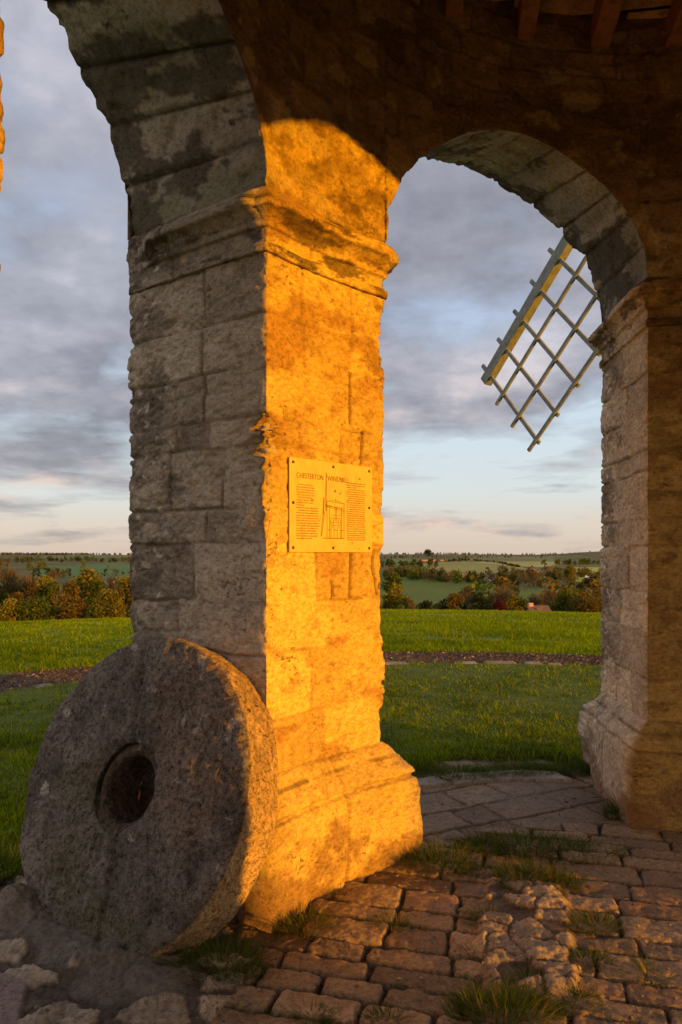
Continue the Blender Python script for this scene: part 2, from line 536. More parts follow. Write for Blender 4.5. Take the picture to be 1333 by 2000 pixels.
def build_pier(k, label, fine):
    pa = PIER_AZ[k]
    ds, dsb, dz = ((0.009, 0.03, 0.009), 0.05, 0.009) if fine else ((0.03, 0.03, 0.03), 0.05, 0.03)
    seed = 100 + 13 * k
    P, M, face, u, L = pier_plan(pa, ds, dsb)
    pier = None
    for name, prof in (
        ('pier', None),
        ('impost', [(3.045, -0.02), (3.047, 0.016), (3.085, 0.022), (3.092, 0.006), (3.125, 0.004), (3.155, 0.008), (3.160, 0.026), (3.180, 0.032), (3.186, 0.022), (3.205, 0.036), (3.228, 0.064), (3.236, 0.088), (3.262, 0.092), (3.270, 0.070), (3.276, 0.080), (3.300, 0.066), (3.330, 0.036), (3.352, 0.0), (3.354, -0.06)]),
        ('plinth', [(-0.08, 0.155), (0.04, 0.152), (0.20, 0.142), (0.36, 0.135), (0.418, 0.128), (0.428, 0.108), (0.440, 0.106), (0.452, 0.118), (0.475, 0.112), (0.50, 0.088), (0.525, 0.064), (0.538, 0.062), (0.545, 0.050), (0.565, 0.040), (0.59, 0.02), (0.605, -0.004), (0.607, -0.06)]),
    ):
        if prof is None:
            zs = np.arange(0.57, 3.08, dz)
            off = np.zeros(len(zs))
        else:
            zs, off = [], []
            for (z0, o0), (z1, o1) in zip(prof[:-1], prof[1:]):
                n = max(1, int(math.hypot(z1 - z0, o1 - o0) / (dz * 0.8)))
                t = np.arange(n) / n
                zs += list(z0 + (z1 - z0) * t)
                off += list(o0 + (o1 - o0) * t)
            zs.append(prof[-1][0]); off.append(prof[-1][1])
            zs, off = np.array(zs), np.array(off)
            if name == 'impost':
                off = np.where(off > 0, off * 1.2, off)
        if k == 5:
            off = off * 0.35                             # worn almost flush
        oscale = np.ones(len(P))
        if k == 0 and name == 'impost':                  # the big pier's moulding has broken away towards its outer corner
            oscale = 1 - 0.80 * np.where(face == 3, sstep(0.70, 0.86, 1 - u / L), np.where(face == 2, 1.0, 0.0))
        if name == 'impost':                             # blunt, worn corners
            ee = np.minimum(u, L - u)
            oscale = oscale * (1 - 0.38 * np.exp(-(ee / 0.030) ** 2))
        nz = len(zs)
        g = np.zeros((len(P), nz, 3))
        g[:, :, :2] = P[:, None] + M[:, None] * (oscale[:, None] * off[None, :])[..., None]
        g[:, :, 2] = zs
        at = {'face': np.repeat(face[:, None], nz, 1), 'u': np.repeat(u[:, None], nz, 1), 'L': np.repeat(L[:, None], nz, 1)}
        V, F, A, N = weld([(g, at, True)])
        fc, uu, LL = A['face'], A['u'], A['L']
        z = V[:, 2]
        e = np.minimum(uu, LL - uu)
        left = np.where(fc == 0, uu, np.where(fc == 3, LL - uu, 9))      # distance from the inner left arris
        right = np.where(fc == 0, LL - uu, np.where(fc == 1, uu, 9))
        wl = np.where(fc == 3, sstep(0.35, 0.85, 1 - uu / LL), np.where(fc == 1, sstep(0.35, 0.85, uu / LL), np.where(fc == 2, 1.0, 0.0)))
        inner = np.where(fc == 0, 1.0, np.where(fc == 2, 0.0, 0.22 * np.exp(-np.minimum(left, right) / 0.05)))
        n_lo = fbm(V, 3.0, 4, seed)
        n_mid = fbm(V, 11.0, 4, seed + 31)
        n_hi = fbm(V, 42.0, 3, seed + 32)
        rough = 1.0 + 0.7 * wl - 0.35 * inner
        if name == 'pier':
            dist, rnd, rnd2 = block_fields(fc, uu, LL, z, seed, COURSES)
            d = 0.012 * (rnd2 - 0.5) * (1 - 0.5 * inner) + 0.008 * n_lo + 0.0055 * n_mid * rough + 0.0028 * n_hi * rough
            jw = 0.0065 + 0.004 * n_mid
            d -= 0.007 * sstep(0.16, 0.34, fbm(V * np.array([1, 1, 1.8]), 22.0, 4, seed + 35, .62)) * (0.6 + wl) * (1 - 0.6 * inner)
            d -= 0.010 * sstep(0.10, 0.30, fbm(V * np.array([1, 1, 2.4]), 7.0, 5, seed + 36, .6)) * (1 - .35 * inner)
            vis = sstep(-0.30, 0.25, fbm(V, 3.2, 3, seed + 33))
            d -= (0.022 * (1 - 0.45 * inner)) * vis * np.exp(-(dist / np.maximum(jw, 0.003)) ** 2)
            joint = vis * np.exp(-(dist / 0.0085) ** 2)
            # weathered rounding of blocks at the outer arris
            d -= 0.009 * wl * np.exp(-(dist / 0.016) ** 2) * (0.6 + n_lo)
        elif name == 'impost':
            rnd = np.full(len(z), 0.5)
            jl = np.abs(uu - 0.37 * LL + 0.02 * n_lo)
            dist = jl
            joint = np.exp(-(jl / 0.008) ** 2)
            wear = sstep(-0.1, 0.5, fbm(V, 3.4, 4, seed + 60))
            d = 0.006 * n_lo + 0.005 * n_mid * rough + 0.004 * n_hi - 0.014 * joint
            d -= 0.020 * wear * np.clip((N * np.c_[M_at(pa, fc, V)]).sum(1), 0, 1) * (z > 3.1)
            d -= 0.045 * wl * (0.5 + 0.5 * np.sign(n_lo)) * np.abs(n_mid) * 1.5
        else:
            rnd = np.full(len(z), 0.45)
            jl = np.abs(uu - 0.52 * LL + 0.05 * n_lo)
            dist = jl
            joint = np.exp(-(jl / 0.008) ** 2)
            d = 0.014 * n_lo + 0.008 * n_mid * rough + 0.004 * n_hi - 0.012 * joint
            d -= 0.03 * sstep(0.12, 0.0, z) * np.clip(0.3 + 1.5 * n_mid, 0, 1)
            d -= 0.05 * wl * np.clip(n_lo + 0.3, 0, 1)
            if k == 1:                                   # broken outer arris of the right-hand pier's foot
                d -= 0.05 * sstep(0.25, 0.0, uu * 0 + np.where(fc == 3, uu, 9)) * np.clip(0.5 + 2 * n_lo, 0, 1)
        if k == 5:
            d += 0.020 * sstep(2.1, 2.5, z) - 0.012 + (0.028 * sstep(2.90, 2.93, z) if name == 'pier' else 0)
        # arris: rounded, chipped
        d -= 0.006 * np.exp(-(e / 0.012) ** 2)
        chip = np.clip(fbm(V * np.array([0.6, 0.6, 1.0]), 8.0, 4, seed + 41, 0.6) - 0.10, 0, 1)
        d -= (0.055 if name == 'pier' else 0.022) * chip * np.exp(-(e / 0.030))
        ckm = np.zeros(len(z))
        if k == 0 and name == 'pier':
            d -= 0.012 * sstep(.02, .22, fbm(V * np.array([1, 1, 1.3]), 10.0, 5, 78, .65)) * np.exp(-right / 0.07)
            d -= 0.030 * sstep(.10, .25, fbm(V * np.array([1, 1, .8]), 3.4, 3, 79)) * np.exp(-right / 0.05)
            f0 = np.c_[np.where(fc == 0, uu, -uu * 0 - np.where(fc == 3, LL - uu, 9)), z]
            d -= 0.120 * np.exp(-((z - 2.16 + 0.3 * (left - .03)) / 0.12) ** 4) * 1.15 * np.exp(-np.abs(left) / 0.085) * np.clip(0.50 + 1.9 * fbm(V * np.array([1, 1, 1.6]), 15.0, 4, 77, .65), 0.12, 1.5)
            d -= 0.055 * np.exp(-((z - 1.93) / 0.13) ** 2) * np.exp(-np.abs(left) / 0.04) * np.clip(0.6 + 1.5 * n_mid, 0, 1.4)
            d -= 0.040 * np.exp(-((z - 1.80) / 0.05) ** 2) * np.exp(-np.abs(left) / 0.04) * np.clip(0.6 + n_mid, 0, 1)
            on = (fc == 0)
            W = 0.85
            for pts, w, dp in (([(0.56 * W, 1.41), (0.565 * W, 1.47), (0.55 * W, 1.50)], 0.006, 0.018),
                               ([(0.71 * W, 1.41), (0.715 * W, 1.64)], 0.007, 0.014),
                               ([(0.95 * W, 1.42), (0.93 * W, 1.50), (0.90 * W, 1.56), (0.91 * W, 1.66)], 0.006, 0.016),
                               ([(0.70 * W, 2.33), (0.705 * W, 2.60)], 0.006, 0.012),
                               ([(0.80 * W, 2.11), (0.815 * W, 2.30)], 0.006, 0.012)):
                ck = on * crack(f0 + 0.006 * np.c_[n_hi, 0 * n_hi], pts, w * 1.25, 0)
                ckm = np.maximum(ckm, ck)
                d -= dp * ck
        if name != 'pier':                               # mouldings wear straight back, so their profile stays legible
            hn = M_at(pa, fc, V)
            wn = np.exp(-(e / 0.012) ** 2)[:, None]
            hn = hn * (1 - wn) + N * np.array([1, 1, 0]) * wn
            N = hn / np.maximum(np.linalg.norm(hn, axis=1, keepdims=True), .3)
        Vd = V + N * d[:, None]
        c = stone_colour(V, rnd, inner, wl, seed)
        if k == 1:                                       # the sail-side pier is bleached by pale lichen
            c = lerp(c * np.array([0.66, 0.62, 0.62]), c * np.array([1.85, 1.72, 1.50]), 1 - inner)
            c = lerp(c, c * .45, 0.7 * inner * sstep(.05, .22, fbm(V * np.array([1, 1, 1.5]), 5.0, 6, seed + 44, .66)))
        c = lerp(c, lerp((0.20, 0.165, 0.12), (0.22, 0.13, 0.045), inner), (0.80 - 0.30 * inner) * joint)
        c = lerp(c, (0.10, 0.055, 0.018), 0.85 * ckm)
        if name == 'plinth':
            for zl in (0.436, 0.541):                    # shade lines painted into the quirks so the moulding reads crisp
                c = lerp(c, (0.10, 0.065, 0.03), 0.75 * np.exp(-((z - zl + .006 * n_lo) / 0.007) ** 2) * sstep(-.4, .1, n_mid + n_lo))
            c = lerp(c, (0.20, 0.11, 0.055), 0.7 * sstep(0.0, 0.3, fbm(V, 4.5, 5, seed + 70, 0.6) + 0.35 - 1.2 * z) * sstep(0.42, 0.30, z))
        if name == 'impost':
            c = lerp(c, (0.06, 0.045, 0.035), 0.75 * sstep(0.05, 0.22, fbm(V * np.array([1, 1, 3.0]), 5.0, 5, seed + 71, 0.6)))
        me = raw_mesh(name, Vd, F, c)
        if name == 'pier':
            pier = add_obj('pier', me, M_STONE, MILL)
            pier['label'] = label
        else:
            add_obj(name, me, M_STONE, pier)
    return pier


def M_at(pa, fc, V):
    """outward horizontal direction of each pier face at each vertex"""
    az = np.arctan2(V[:, 0] - CX, V[:, 1] - CY)
    out = np.stack([np.sin(az), np.cos(az), 0 * az], -1)
    a, b = R_(pa + HA), R_(pa - HA)
    r = np.where((fc == 0)[:, None], -out, out)
    r[fc == 1] = (math.cos(a), -math.sin(a), 0)
    r[fc == 3] = (-math.cos(b), math.sin(b), 0)
    return r


# ------------------------------------------------------------------ the arcaded drum above the piers
def build_drum():
    parts = []
    NR = 130
    t = np.linspace(0, 1, NR)
    gh = 30 - HA
    def arch_z(r, phi):
        return ZS + r * math.sin(R_(gh)) * np.sin(phi) * (1 - 0.065 * np.sin(2 * phi) ** 2)
    for k in range(6):
        fine = k in (0, 1)
        pa = PIER_AZ[k]
        npier = 70 if fine or k == 5 else 16
        az = np.linspace(pa - HA, pa + HA, npier)
        zi = ZS + (ZT - ZS) * t
        g = pol(RI, az[:, None], zi[None, :])
        parts.append((g[::1], dict(kind=np.zeros(g.shape[:2]), u=np.zeros(g.shape[:2]), e=np.full(g.shape[:2], 9.0)), False))
        # arch to the right of pier k: gap centre
        ga = pa + 30
        fine_gap = k in (0, 5)
        nphi = 200 if fine_gap else 48
        phi = np.linspace(math.pi, 0, nphi)
        azg = ga + gh * np.cos(phi)
        zl = arch_z(RI, phi)
        z = zl[:, None] + (ZT - zl[:, None]) * t[None, :] ** 1.0
        g = pol(RI, azg[:, None], z)
        parts.append((g, dict(kind=np.zeros(g.shape[:2]), u=np.zeros(g.shape[:2]), e=z - zl[:, None]), False))
        nd = 90 if fine_gap else 12
        s = np.linspace(0, 1, nd)
        r = RI + (RO - RI) * s
        g = pol(r[None, :], azg[:, None], arch_z(r[None, :], phi[:, None]))
        g = g[::-1]
        parts.append((g, dict(kind=np.ones(g.shape[:2]), u=np.repeat(phi[::-1][:, None], nd, 1), e=np.repeat(s[None, :], nphi, 0)), False))
        # outside face of the same bay, and of the pier
        zlo = arch_z(RO, phi)
        z = zlo[:, None] + (9.3 - zlo[:, None]) * np.linspace(0, 1, 30)[None, :]
        g = pol(RO, azg[:, None], z)[::-1]
        parts.append((g, dict(kind=np.full(g.shape[:2], 2.0), u=np.zeros(g.shape[:2]), e=np.full(g.shape[:2], 9.0)), False))
        z = np.linspace(ZS, 9.3, 30)
        g = pol(RO, az[:, None], z[None, :])[::-1]
        parts.append((g, dict(kind=np.full(g.shape[:2], 2.0), u=np.zeros(g.shape[:2]), e=np.full(g.shape[:2], 9.0)), False))
    V, F, A, N = weld(parts)
    kind, u, e = A['kind'], A['u'], A['e']
    az = np.degrees(np.arctan2(V[:, 0] - CX, V[:, 1] - CY))
    z = V[:, 2]
    n_lo = fbm(V, 2.6, 4, 5)
    n_mid = fbm(V, 10.0, 4, 6)
    n_hi = fbm(V, 40.0, 3, 8)
    d = 0.010 * n_lo + 0.008 * n_mid + 0.003 * n_hi
    # coursed rubble on the inside
    hz = (z - ZS + 0.012 * n_mid) / 0.155
    row = np.floor(hz)
    fz = hz - row
    sx = (np.radians(az) * RI + 0.03 * n_lo) / 0.34 + 0.5 * (row % 2) + 0.3 * np.sin(row * 5.1)
    cx = np.floor(sx)
    fx = sx - cx
    rr = ((row * 92821 + cx * 68917) % 97) / 97.0
    jd = np.minimum(np.minimum(fz, 1 - fz) * 0.155, np.minimum(fx, 1 - fx) * 0.34)
    inside = (kind == 0)
    away = sstep(0.10, 0.30, e)
    d += inside * away * (0.010 * (rr - 0.5) - 0.010 * sstep(-.3, .3, n_lo) * np.exp(-(jd / 0.008) ** 2) + 0.010 * n_mid)
    # plaster flaking off around the ring of the arch
    flake = sstep(0.0, 0.10, fbm(V, 4.2, 5, 21, 0.6) + 0.25 * np.exp(-e / 0.18) - 0.05)
    d += inside * 0.010 * flake
    chip = np.clip(fbm(V, 9.0, 4, 22, 0.6) - 0.02, 0, 1)
    d -= inside * 0.09 * chip * np.exp(-e / 0.03)
    # voussoirs on the soffit
    soff = (kind == 1)
    vs = (u / math.pi) * 13 + 0.05 * n_lo
    vf = np.abs(vs - np.round(vs))
    vr = ((np.floor(vs + 0.5) * 7919) % 31) / 31.0
    vj = np.exp(-(vf * 0.20 / 0.007) ** 2)
    d += soff * (0.02 * (((np.floor(vs) * 7919) % 31) / 31.0 - 0.5) * np.clip(e * 3, 0, 1) - 0.024 * vj + 0.008 * n_mid - 0.010 * sstep(.12, .3, fbm(V, 7.0, 5, 28, .62)))
    d -= soff * 0.10 * chip * np.exp(-(1 - e) / 0.05)
    # niche in the wall that takes a timber
    ni = inside & (np.abs(az - 38.2) < 2.6) & (z > 4.32) & (z < 4.68)
    d = np.where(ni, -0.30, d)
    V2 = V + N * d[:, None]
    brown = lerp((0.125, 0.078, 0.040), (0.31, 0.205, 0.110), np.clip(0.45 + 0.6 * (rr - .5) * away + 0.6 * n_lo + .6 * n_mid, 0, 1))
    pale = lerp((0.34, 0.225, 0.08), (0.54, 0.40, 0.15), np.clip(0.5 + n_mid, 0, 1))
    pw = sstep(-0.05, 0.30, fbm(V, 4.5, 6, 23, 0.66) + 0.75 * sstep(4.1, 3.5, z) - 0.50)
    brown = lerp(brown, (0.05, 0.032, 0.018), 0.45 * away * sstep(-.3, .3, n_lo) * np.exp(-(jd / 0.008) ** 2))
    ins = lerp(brown, pale * (1 - 0.35 * sstep(.04, .1, fbm(V, 6.0, 6, 29, .68)))[:, None], 0.9 * pw)
    ins = lerp(ins, (0.42, 0.33, 0.20), 0.6 * sstep(0.24, 0.34, fbm(V, 7.0, 4, 24)))
    grey = lerp((0.20, 0.19, 0.155), (0.44, 0.41, 0.34), np.clip(0.5 + 0.5 * n_lo + 0.5 * n_mid + 0.5 * (vr - .5), 0, 1))
    # black and green weather streaks that run along the soffit
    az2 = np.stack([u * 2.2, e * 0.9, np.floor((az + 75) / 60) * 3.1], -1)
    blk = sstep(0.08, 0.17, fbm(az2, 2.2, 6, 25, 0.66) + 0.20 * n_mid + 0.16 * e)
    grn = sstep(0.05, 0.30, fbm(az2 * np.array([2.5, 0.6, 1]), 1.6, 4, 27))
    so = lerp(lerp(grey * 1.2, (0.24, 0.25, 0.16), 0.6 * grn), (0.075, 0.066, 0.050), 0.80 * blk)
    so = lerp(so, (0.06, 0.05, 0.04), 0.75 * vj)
    out = lerp((0.22, 0.20, 0.16), (0.38, 0.34, 0.28), np.clip(0.5 + n_lo + .4 * n_mid, 0, 1))
    c = np.where(inside[:, None], ins, np.where(soff[:, None], so, out))
    c = np.clip(c * (1 + 0.16 * n_hi)[:, None], 0.01, 0.7)
    add_obj('tower_wall', raw_mesh('tower_wall', V2, F, c), M_STONE, MILL)
    # domed cap, out of frame but real: it throws its shadow with the tower
    th = np.linspace(0, 2 * np.pi, 49)
    ph = np.linspace(0, math.pi / 2, 9)
    g = np.stack([CX + (RO + .2) * np.cos(ph)[None] * np.cos(th)[:, None], CY + (RO + .2) * np.cos(ph)[None] * np.sin(th)[:, None], np.repeat((9.25 + 3.0 * np.sin(ph))[None], len(th), 0)], -1)
    V, F, A, N = weld([(g, {}, False)])
    add_obj('cap', raw_mesh('cap', V, F, np.tile((0.16, 0.15, 0.15), (len(V), 1))), M_STONE, MILL)


class Boxes:
    """boxes collected into one mesh"""
    def __init__(self):
        self.v, self.f, self.n = [], [], 0

    def box(self, c, ax, hx, ay, hy, az, hz):
        c, ax, ay, az = (np.asarray(q, float) for q in (c, ax, ay, az))
        s = [(-1, -1, -1), (1, -1, -1), (1, 1, -1), (-1, 1, -1), (-1, -1, 1), (1, -1, 1), (1, 1, 1), (-1, 1, 1)]
        self.v += [c + a * hx * ax + b * hy * ay + d * hz * az for a, b, d in s]
        n = self.n
        self.f += [[n + q for q in r] for r in ((0, 3, 2, 1), (4, 5, 6, 7), (0, 1, 5, 4), (1, 2, 6, 5), (2, 3, 7, 6), (3, 0, 4, 7))]
        self.n += 8
        return self

    def build(self, name, mat, parent=None, bevel=0.0):
        me = raw_mesh(name, np.array(self.v), np.array(self.f), smooth=False)
        if bevel:
            import bmesh
            bm = bmesh.new()
            bm.from_mesh(me)
            bmesh.ops.bevel(bm, geom=bm.edges[:], offset=bevel, segments=2, affect='EDGES', profile=0.5)
            bm.to_mesh(me)
            bm.free()
        return add_obj(name, me, mat, parent)


def unit(v):
    v = np.asarray(v, float)
    return v / np.linalg.norm(v)


UP = np.array([0, 0, 1.0])


def build_floor_timbers():
    jd = unit((0.164, 1.0, 0))
    jn = unit((1.0, -0.164, 0))
    # joists: x at the far wall, width
    for x, hw, zc in ((-0.18, 0.05, 4.86), (0.27, 0.05, 4.86), (0.70, 0.05, 4.855), (1.135, 0.052, 4.85), (1.60, 0.058, 4.85), (2.06, 0.062, 4.85), (2.50, 0.06, 4.85), (2.95, 0.055, 4.86), (3.4, 0.055, 4.86)):
        ox = x - CX
        # chord of the circle along jd through (x, 4.3)
        p = np.array([x - CX, 4.3 - CY])
        d2 = jd[:2]
        b = p @ d2
        disc = b * b - (p @ p - (RI + 0.02) ** 2)
        if disc < 0.05:
            continue
        t1, t0 = -b + math.sqrt(disc), -b - math.sqrt(disc)
        c = p + d2 * (t0 + t1) / 2 + np.array([CX, CY])
        Boxes().box((c[0], c[1], zc), jd, (t1 - t0) / 2 + 0.04, jn, hw, UP, 0.085).build('joist', M_BEAM, MILL, 0.008)
    # trimmer that closes the bay by the wall niche
    Boxes().box((2.30, 4.12, 4.80), jd, 0.55, jn, 0.055, UP, 0.13).build('trimmer', M_BEAM, MILL, 0.008)
    # end of a beam let into the niche
    a = pol(RI + 0.05, 39.3)[:2]
    Boxes().box((a[0], a[1], 4.50), unit((a[0] - CX, a[1] - CY, 0)), 0.22, unit((a[1] - CY, -(a[0] - CX), 0)), 0.07, UP, 0.17).build('beam_end', M_BEAM, MILL, 0.008)
    # boards above, warped a little
    bm = Boxes()
    n = 26
    w = 5.2 / n
    V, F, C_, base = [], [], [], 0
    for i in range(n):
        q0 = -2.6 + i * w
        uu = np.linspace(-2.7, 2.7, 40)
        vv = np.array([0.003, w * 0.5, w - 0.003])
        g = np.zeros((40, 3, 3))
        rz = 0.010 * (hsh(i, 3) - 0.5)
        for b_, v in enumerate(vv):
            pz = 4.955 + rz + 0.006 * (b_ == 1) + 0.010 * vnoise(np.stack([uu * 1.3, uu * 0 + i * 2.3, uu * 0 + v * 5], -1))
            xy = np.array([CX, CY]) + np.outer(uu, jn[:2]) + (q0 + v) * jd[:2]
            g[:, b_, :2] = xy
            g[:, b_, 2] = pz
        ok = np.linalg.norm(g[:, 1, :2] - np.array([CX, CY]), axis=1) < RI + 0.06
        ii = np.where(ok)[0]
        if len(ii) < 2:
            continue
        g = g[ii[0]:ii[-1] + 1]
        m = len(g)
        V.append(g.reshape(-1, 3))
        i_, j_ = np.meshgrid(np.arange(m - 1), np.arange(2), indexing='ij')
        F.append((np.stack([i_ * 3 + j_, i_ * 3 + j_ + 1, (i_ + 1) * 3 + j_ + 1, (i_ + 1) * 3 + j_], -1).reshape(-1, 4)) + base)
        base += m * 3
        tint = 0.75 + 0.5 * hsh(i, 9)
        C_.append(np.tile(np.array((0.58, 0.39, 0.20)) * tint, (m * 3, 1)) * (1 + 0.25 * fbm(g.reshape(-1, 3) * np.array([1, 6, 1]), 3, 3, i))[:, None])
    V, F, C_ = np.concatenate(V), np.concatenate(F), np.concatenate(C_)
    o = add_obj('ceiling_boards', raw_mesh('ceiling_boards', V, F, C_), M_WOODEN, MILL)
    # solid floor above the boards keeps the sky out of the gaps
    th = np.linspace(0, 2 * np.pi, 64, endpoint=False)
    g = np.zeros((64, 3, 3))
    for j, (r, z) in enumerate(((RI + 0.1, 5.0), (RI + 0.1, 5.08), (0.001, 5.08))):
        g[:, j] = np.stack([CX + r * np.cos(th), CY + r * np.sin(th), th * 0 + z], -1)
    g0 = np.zeros((64, 2, 3))
    g0[:, 0] = np.stack([CX + 0.001 * np.cos(th), CY + 0.001 * np.sin(th), th * 0 + 5.0], -1)
    g0[:, 1] = g[:, 0]
    V, F, A, N = weld([(g0, {}, True), (g, {}, True)])
    add_obj('upper_floor', raw_mesh('upper_floor', V, F, np.tile((0.10, 0.07, 0.05), (len(V), 1))), M_STONE, MILL)


def build_sail():
    Z = 10.6
    o = np.array([0.2168, 1.0, 0.2522]) * Z + np.array([0, 0, EYE])
    w = unit((0.362, -0.630, 0.687))
    b = unit((0.274, -0.633, -0.724))
    b = unit(b - (b @ w) * w)
    n = unit(np.cross(w, b))                  # faces away from the tower
    if n @ np.array([0.89, 0.45, 0]) < 0:
        n = -n
    o = o - n * 0.045
    sp, B1, B2, B3 = 0.0441 * Z, 0.0428 * Z, 0.0937 * Z, 0.1452 * Z
    top = 9.4
    # stock and whip: a deep timber whose inner face is grey in shade
    whip = Boxes().box(o + w * (top / 2 - 0.14) - b * 0.092 + n * 0.055, w, top / 2, b, 0.082, n, 0.065)
    sail = whip.build('sail', M_SAIL, MILL, 0.006)
    lb = unit(b * 0.9 - n * 0.42)
    Boxes().box(o + w * (top / 2 - 0.1) - b * 0.245 + n * 0.085, w, top / 2 - 0.05, lb, 0.078, unit(np.cross(w, lb)), 0.011).build('leading_board', M_LEAD, sail)
    nb = int(top / sp) - 2
    for i in range(nb):
        c = o + w * sp * i
        # a sail bar runs through the whip and pokes out beyond the leading board
        Boxes().box(c + b * ((B3 + 0.05 - 0.34) / 2) + n * 0.035, w, 0.027, b, (B3 + 0.05 + 0.34) / 2, n, 0.019).build('sail_bar', M_SAIL, sail, 0.003)
    for B in (B1, B2, B3):
        Boxes().box(o + b * B + w * (sp * nb / 2 - sp * 0.45) - n * 0.002, w, sp * (nb - 0.25) / 2 + 0.03, b, 0.026, n, 0.018).build('sail_lath', M_SAIL, sail, 0.003)
    # windshaft from the cap out to the sail
    hub = o + w * (top - 0.35)
    r = unit((hub[0] - CX, hub[1] - CY, 0))
    d = math.hypot(hub[0] - CX, hub[1] - CY)
    Boxes().box((CX + r[0] * (d / 2 + .2), CY + r[1] * (d / 2 + .2), hub[2]), r, d / 2 + 0.1, unit(np.cross(UP, r)), 0.2, UP, 0.2).build('windshaft', M_SAIL, MILL, 0.02)


# ------------------------------------------------------------------ plaque on the lit pier
def build_plaque():
    az = -45.3
    c = pol(RI - 0.022, az, 1.878)
    n = np.array([-math.sin(R_(az)), -math.cos(R_(az)), 0])      # into the room
    e = np.array([-n[1], n[0], 0])
    if e[0] < 0:
        e = -e
    W, H = 0.592, 0.458
    root = empty('information_plaque', tuple(c))
    tag(root, 'square pale metal plaque headed CHESTERTON WINDMILL screwed to the sunlit pier', 'plaque')
    def loc(x, y, zz):
        return e * x + UP * y + n * zz
    Boxes().box(loc(0, 0, 0), e, W / 2, UP, H / 2, n, 0.004).build('plate', M_PLATE, root, 0.0012)
    for x, y in ((-1, 1), (0, 1), (1, 1), (-1, .05), (1, .05), (-1, -1), (0, -1), (1, -1)):
        g = []
        th = np.linspace(0, 2 * np.pi, 12, endpoint=False)
        for r, zz in ((0.0075, 0.002), (0.0075, 0.0065), (0.004, 0.0085), (0.0001, 0.009)):
            g.append([loc(x * (W / 2 - 0.024) + r * math.cos(t), y * (H / 2 - 0.022) + r * math.sin(t), zz) for t in th])
        g = np.array(g).transpose(1, 0, 2)
        V, F, A, N = weld([(g, {}, True)])
        add_obj('screw', raw_mesh('screw', V, F), M_SCREW, root)
    def text(s, x, y, size, mat, name, wscale=1.0):
        cu = bpy.data.curves.new(name, 'FONT')
        cu.body = s
        cu.size = size
        cu.extrude = 0.0004
        to = bpy.data.objects.new(name, cu)
        COL.objects.link(to)
        dg = bpy.context.evaluated_depsgraph_get()
        me = bpy.data.meshes.new_from_object(to.evaluated_get(dg))
        bpy.data.objects.remove(to)
        v = np.zeros(len(me.vertices) * 3, np.float32)
        me.vertices.foreach_get('co', v)
        v = v.reshape(-1, 3)
        wd = v[:, 0].max() if len(v) else 0
        q = e[None] * (x + v[:, :1] * wscale) + UP[None] * (y + v[:, 1:2]) + n[None] * (0.0049 + v[:, 2:3])
        me.vertices.foreach_set('co', q.astype(np.float32).ravel())
        me.update()
        me.name = name
        me.materials.clear()
        return add_obj(name, me, mat, root), wd * wscale
    text('CHESTERTON', -0.252, 0.133, 0.038, M_INK, 'heading', 0.76)
    text('WINDMILL', -0.043, 0.133, 0.038, M_INK, 'heading', 0.84)
    # the two columns: the few words that can be read, worn strokes for the rest
    left = ['   Erected in 1632 from a', 'design attributed to Inigo', 'Jones. The structure was', 'originally intended as an', 'and was first used in 1632', '   The Warwickshire', 'County Council are now', 'guardians of the ancient', 'monument.']
    lh = 0.0125
    for i, s in enumerate(left):
        text(s, -0.252, 0.098 - i * lh, 0.0125, M_INKF, 'lettering', 0.93)
    bx = Boxes()
    rr = random.Random(5)
    def strokes(x0, y, width, ind=0.0):
        x = x0 + ind
        while x < x0 + width:
            wl = rr.uniform(0.006, 0.028)
            wl = min(wl, x0 + width - x)
            k = x
            while k < x + wl:
                hh = rr.choice((0.0022, 0.0022, 0.0034))
                bx.box(loc(k + 0.001, y + hh - 0.0022, 0.0048), e, 0.0008, UP, hh, n, 0.0005)
                if rr.random() < 0.6:
                    bx.box(loc(k + 0.0022, y + rr.choice((-0.002, 0.002)), 0.0048), e, 0.0012, UP, 0.0006, n, 0.0005)
                k += 0.0031
            x += wl + 0.004
    for i in range(9, 22):
        strokes(-0.252, 0.100 - i * lh, rr.uniform(0.135, 0.152) if i != 21 else 0.10, 0.012 if i == 10 else 0)
    for i in range(27):
        strokes(0.098, 0.132 - i * 0.0114, rr.uniform(0.135, 0.148) if i not in (2,) else 0.07, 0.013 if i in (0, 3, 7) else 0)
    bx.build('worn_lettering', M_INKF, root)
    # engraved elevation of the mill
    dr = Boxes()
    def line(a, b_, w=0.0011):
        a, b_ = np.array(a), np.array(b_)
        d = b_ - a
        L = np.linalg.norm(d)
        d = d / L
        dd = e * d[0] + UP * d[1]
        pp = e * -d[1] + UP * d[0]
        m = (a + b_) / 2
        dr.box(loc(m[0], m[1], 0.0050), dd, L / 2, pp, w, n, 0.0004)
    x0, x1 = -0.045, 0.078
    line((-0.075, -0.158), (0.082, -0.158), 0.0022)
    for x in (x0, x0 + 0.018, x1 - 0.018, x1):
        line((x, -0.155), (x, 0.005))
    line((x0 - 0.004, 0.005), (x1 + 0.004, -0.002)); line((x0, 0.03), (x1, 0.022)); line((x0, 0.03), (x0, 0.005)); line((x1, 0.022), (x1, 0.0))
    line((0.017, 0.048), (0.017, 0.03)); line((x0, 0.03), (0.017, 0.036)); line((0.017, 0.036), (x1, 0.022))
    line((x0 - 0.012, 0.012), (x1 + 0.006, -0.012), 0.0016); line((x0 - 0.012, 0.004), (x1 + 0.006, -0.020))
    for x in (0.013, 0.022):
        line((x, 0.0), (x, -0.07))
    for y in (-0.04, -0.055, -0.078, -0.092):
        line((-0.018, y), (0.053, y))
    for x in (-0.018, 0.0, 0.035, 0.053):
        line((x, -0.055), (x, -0.092))
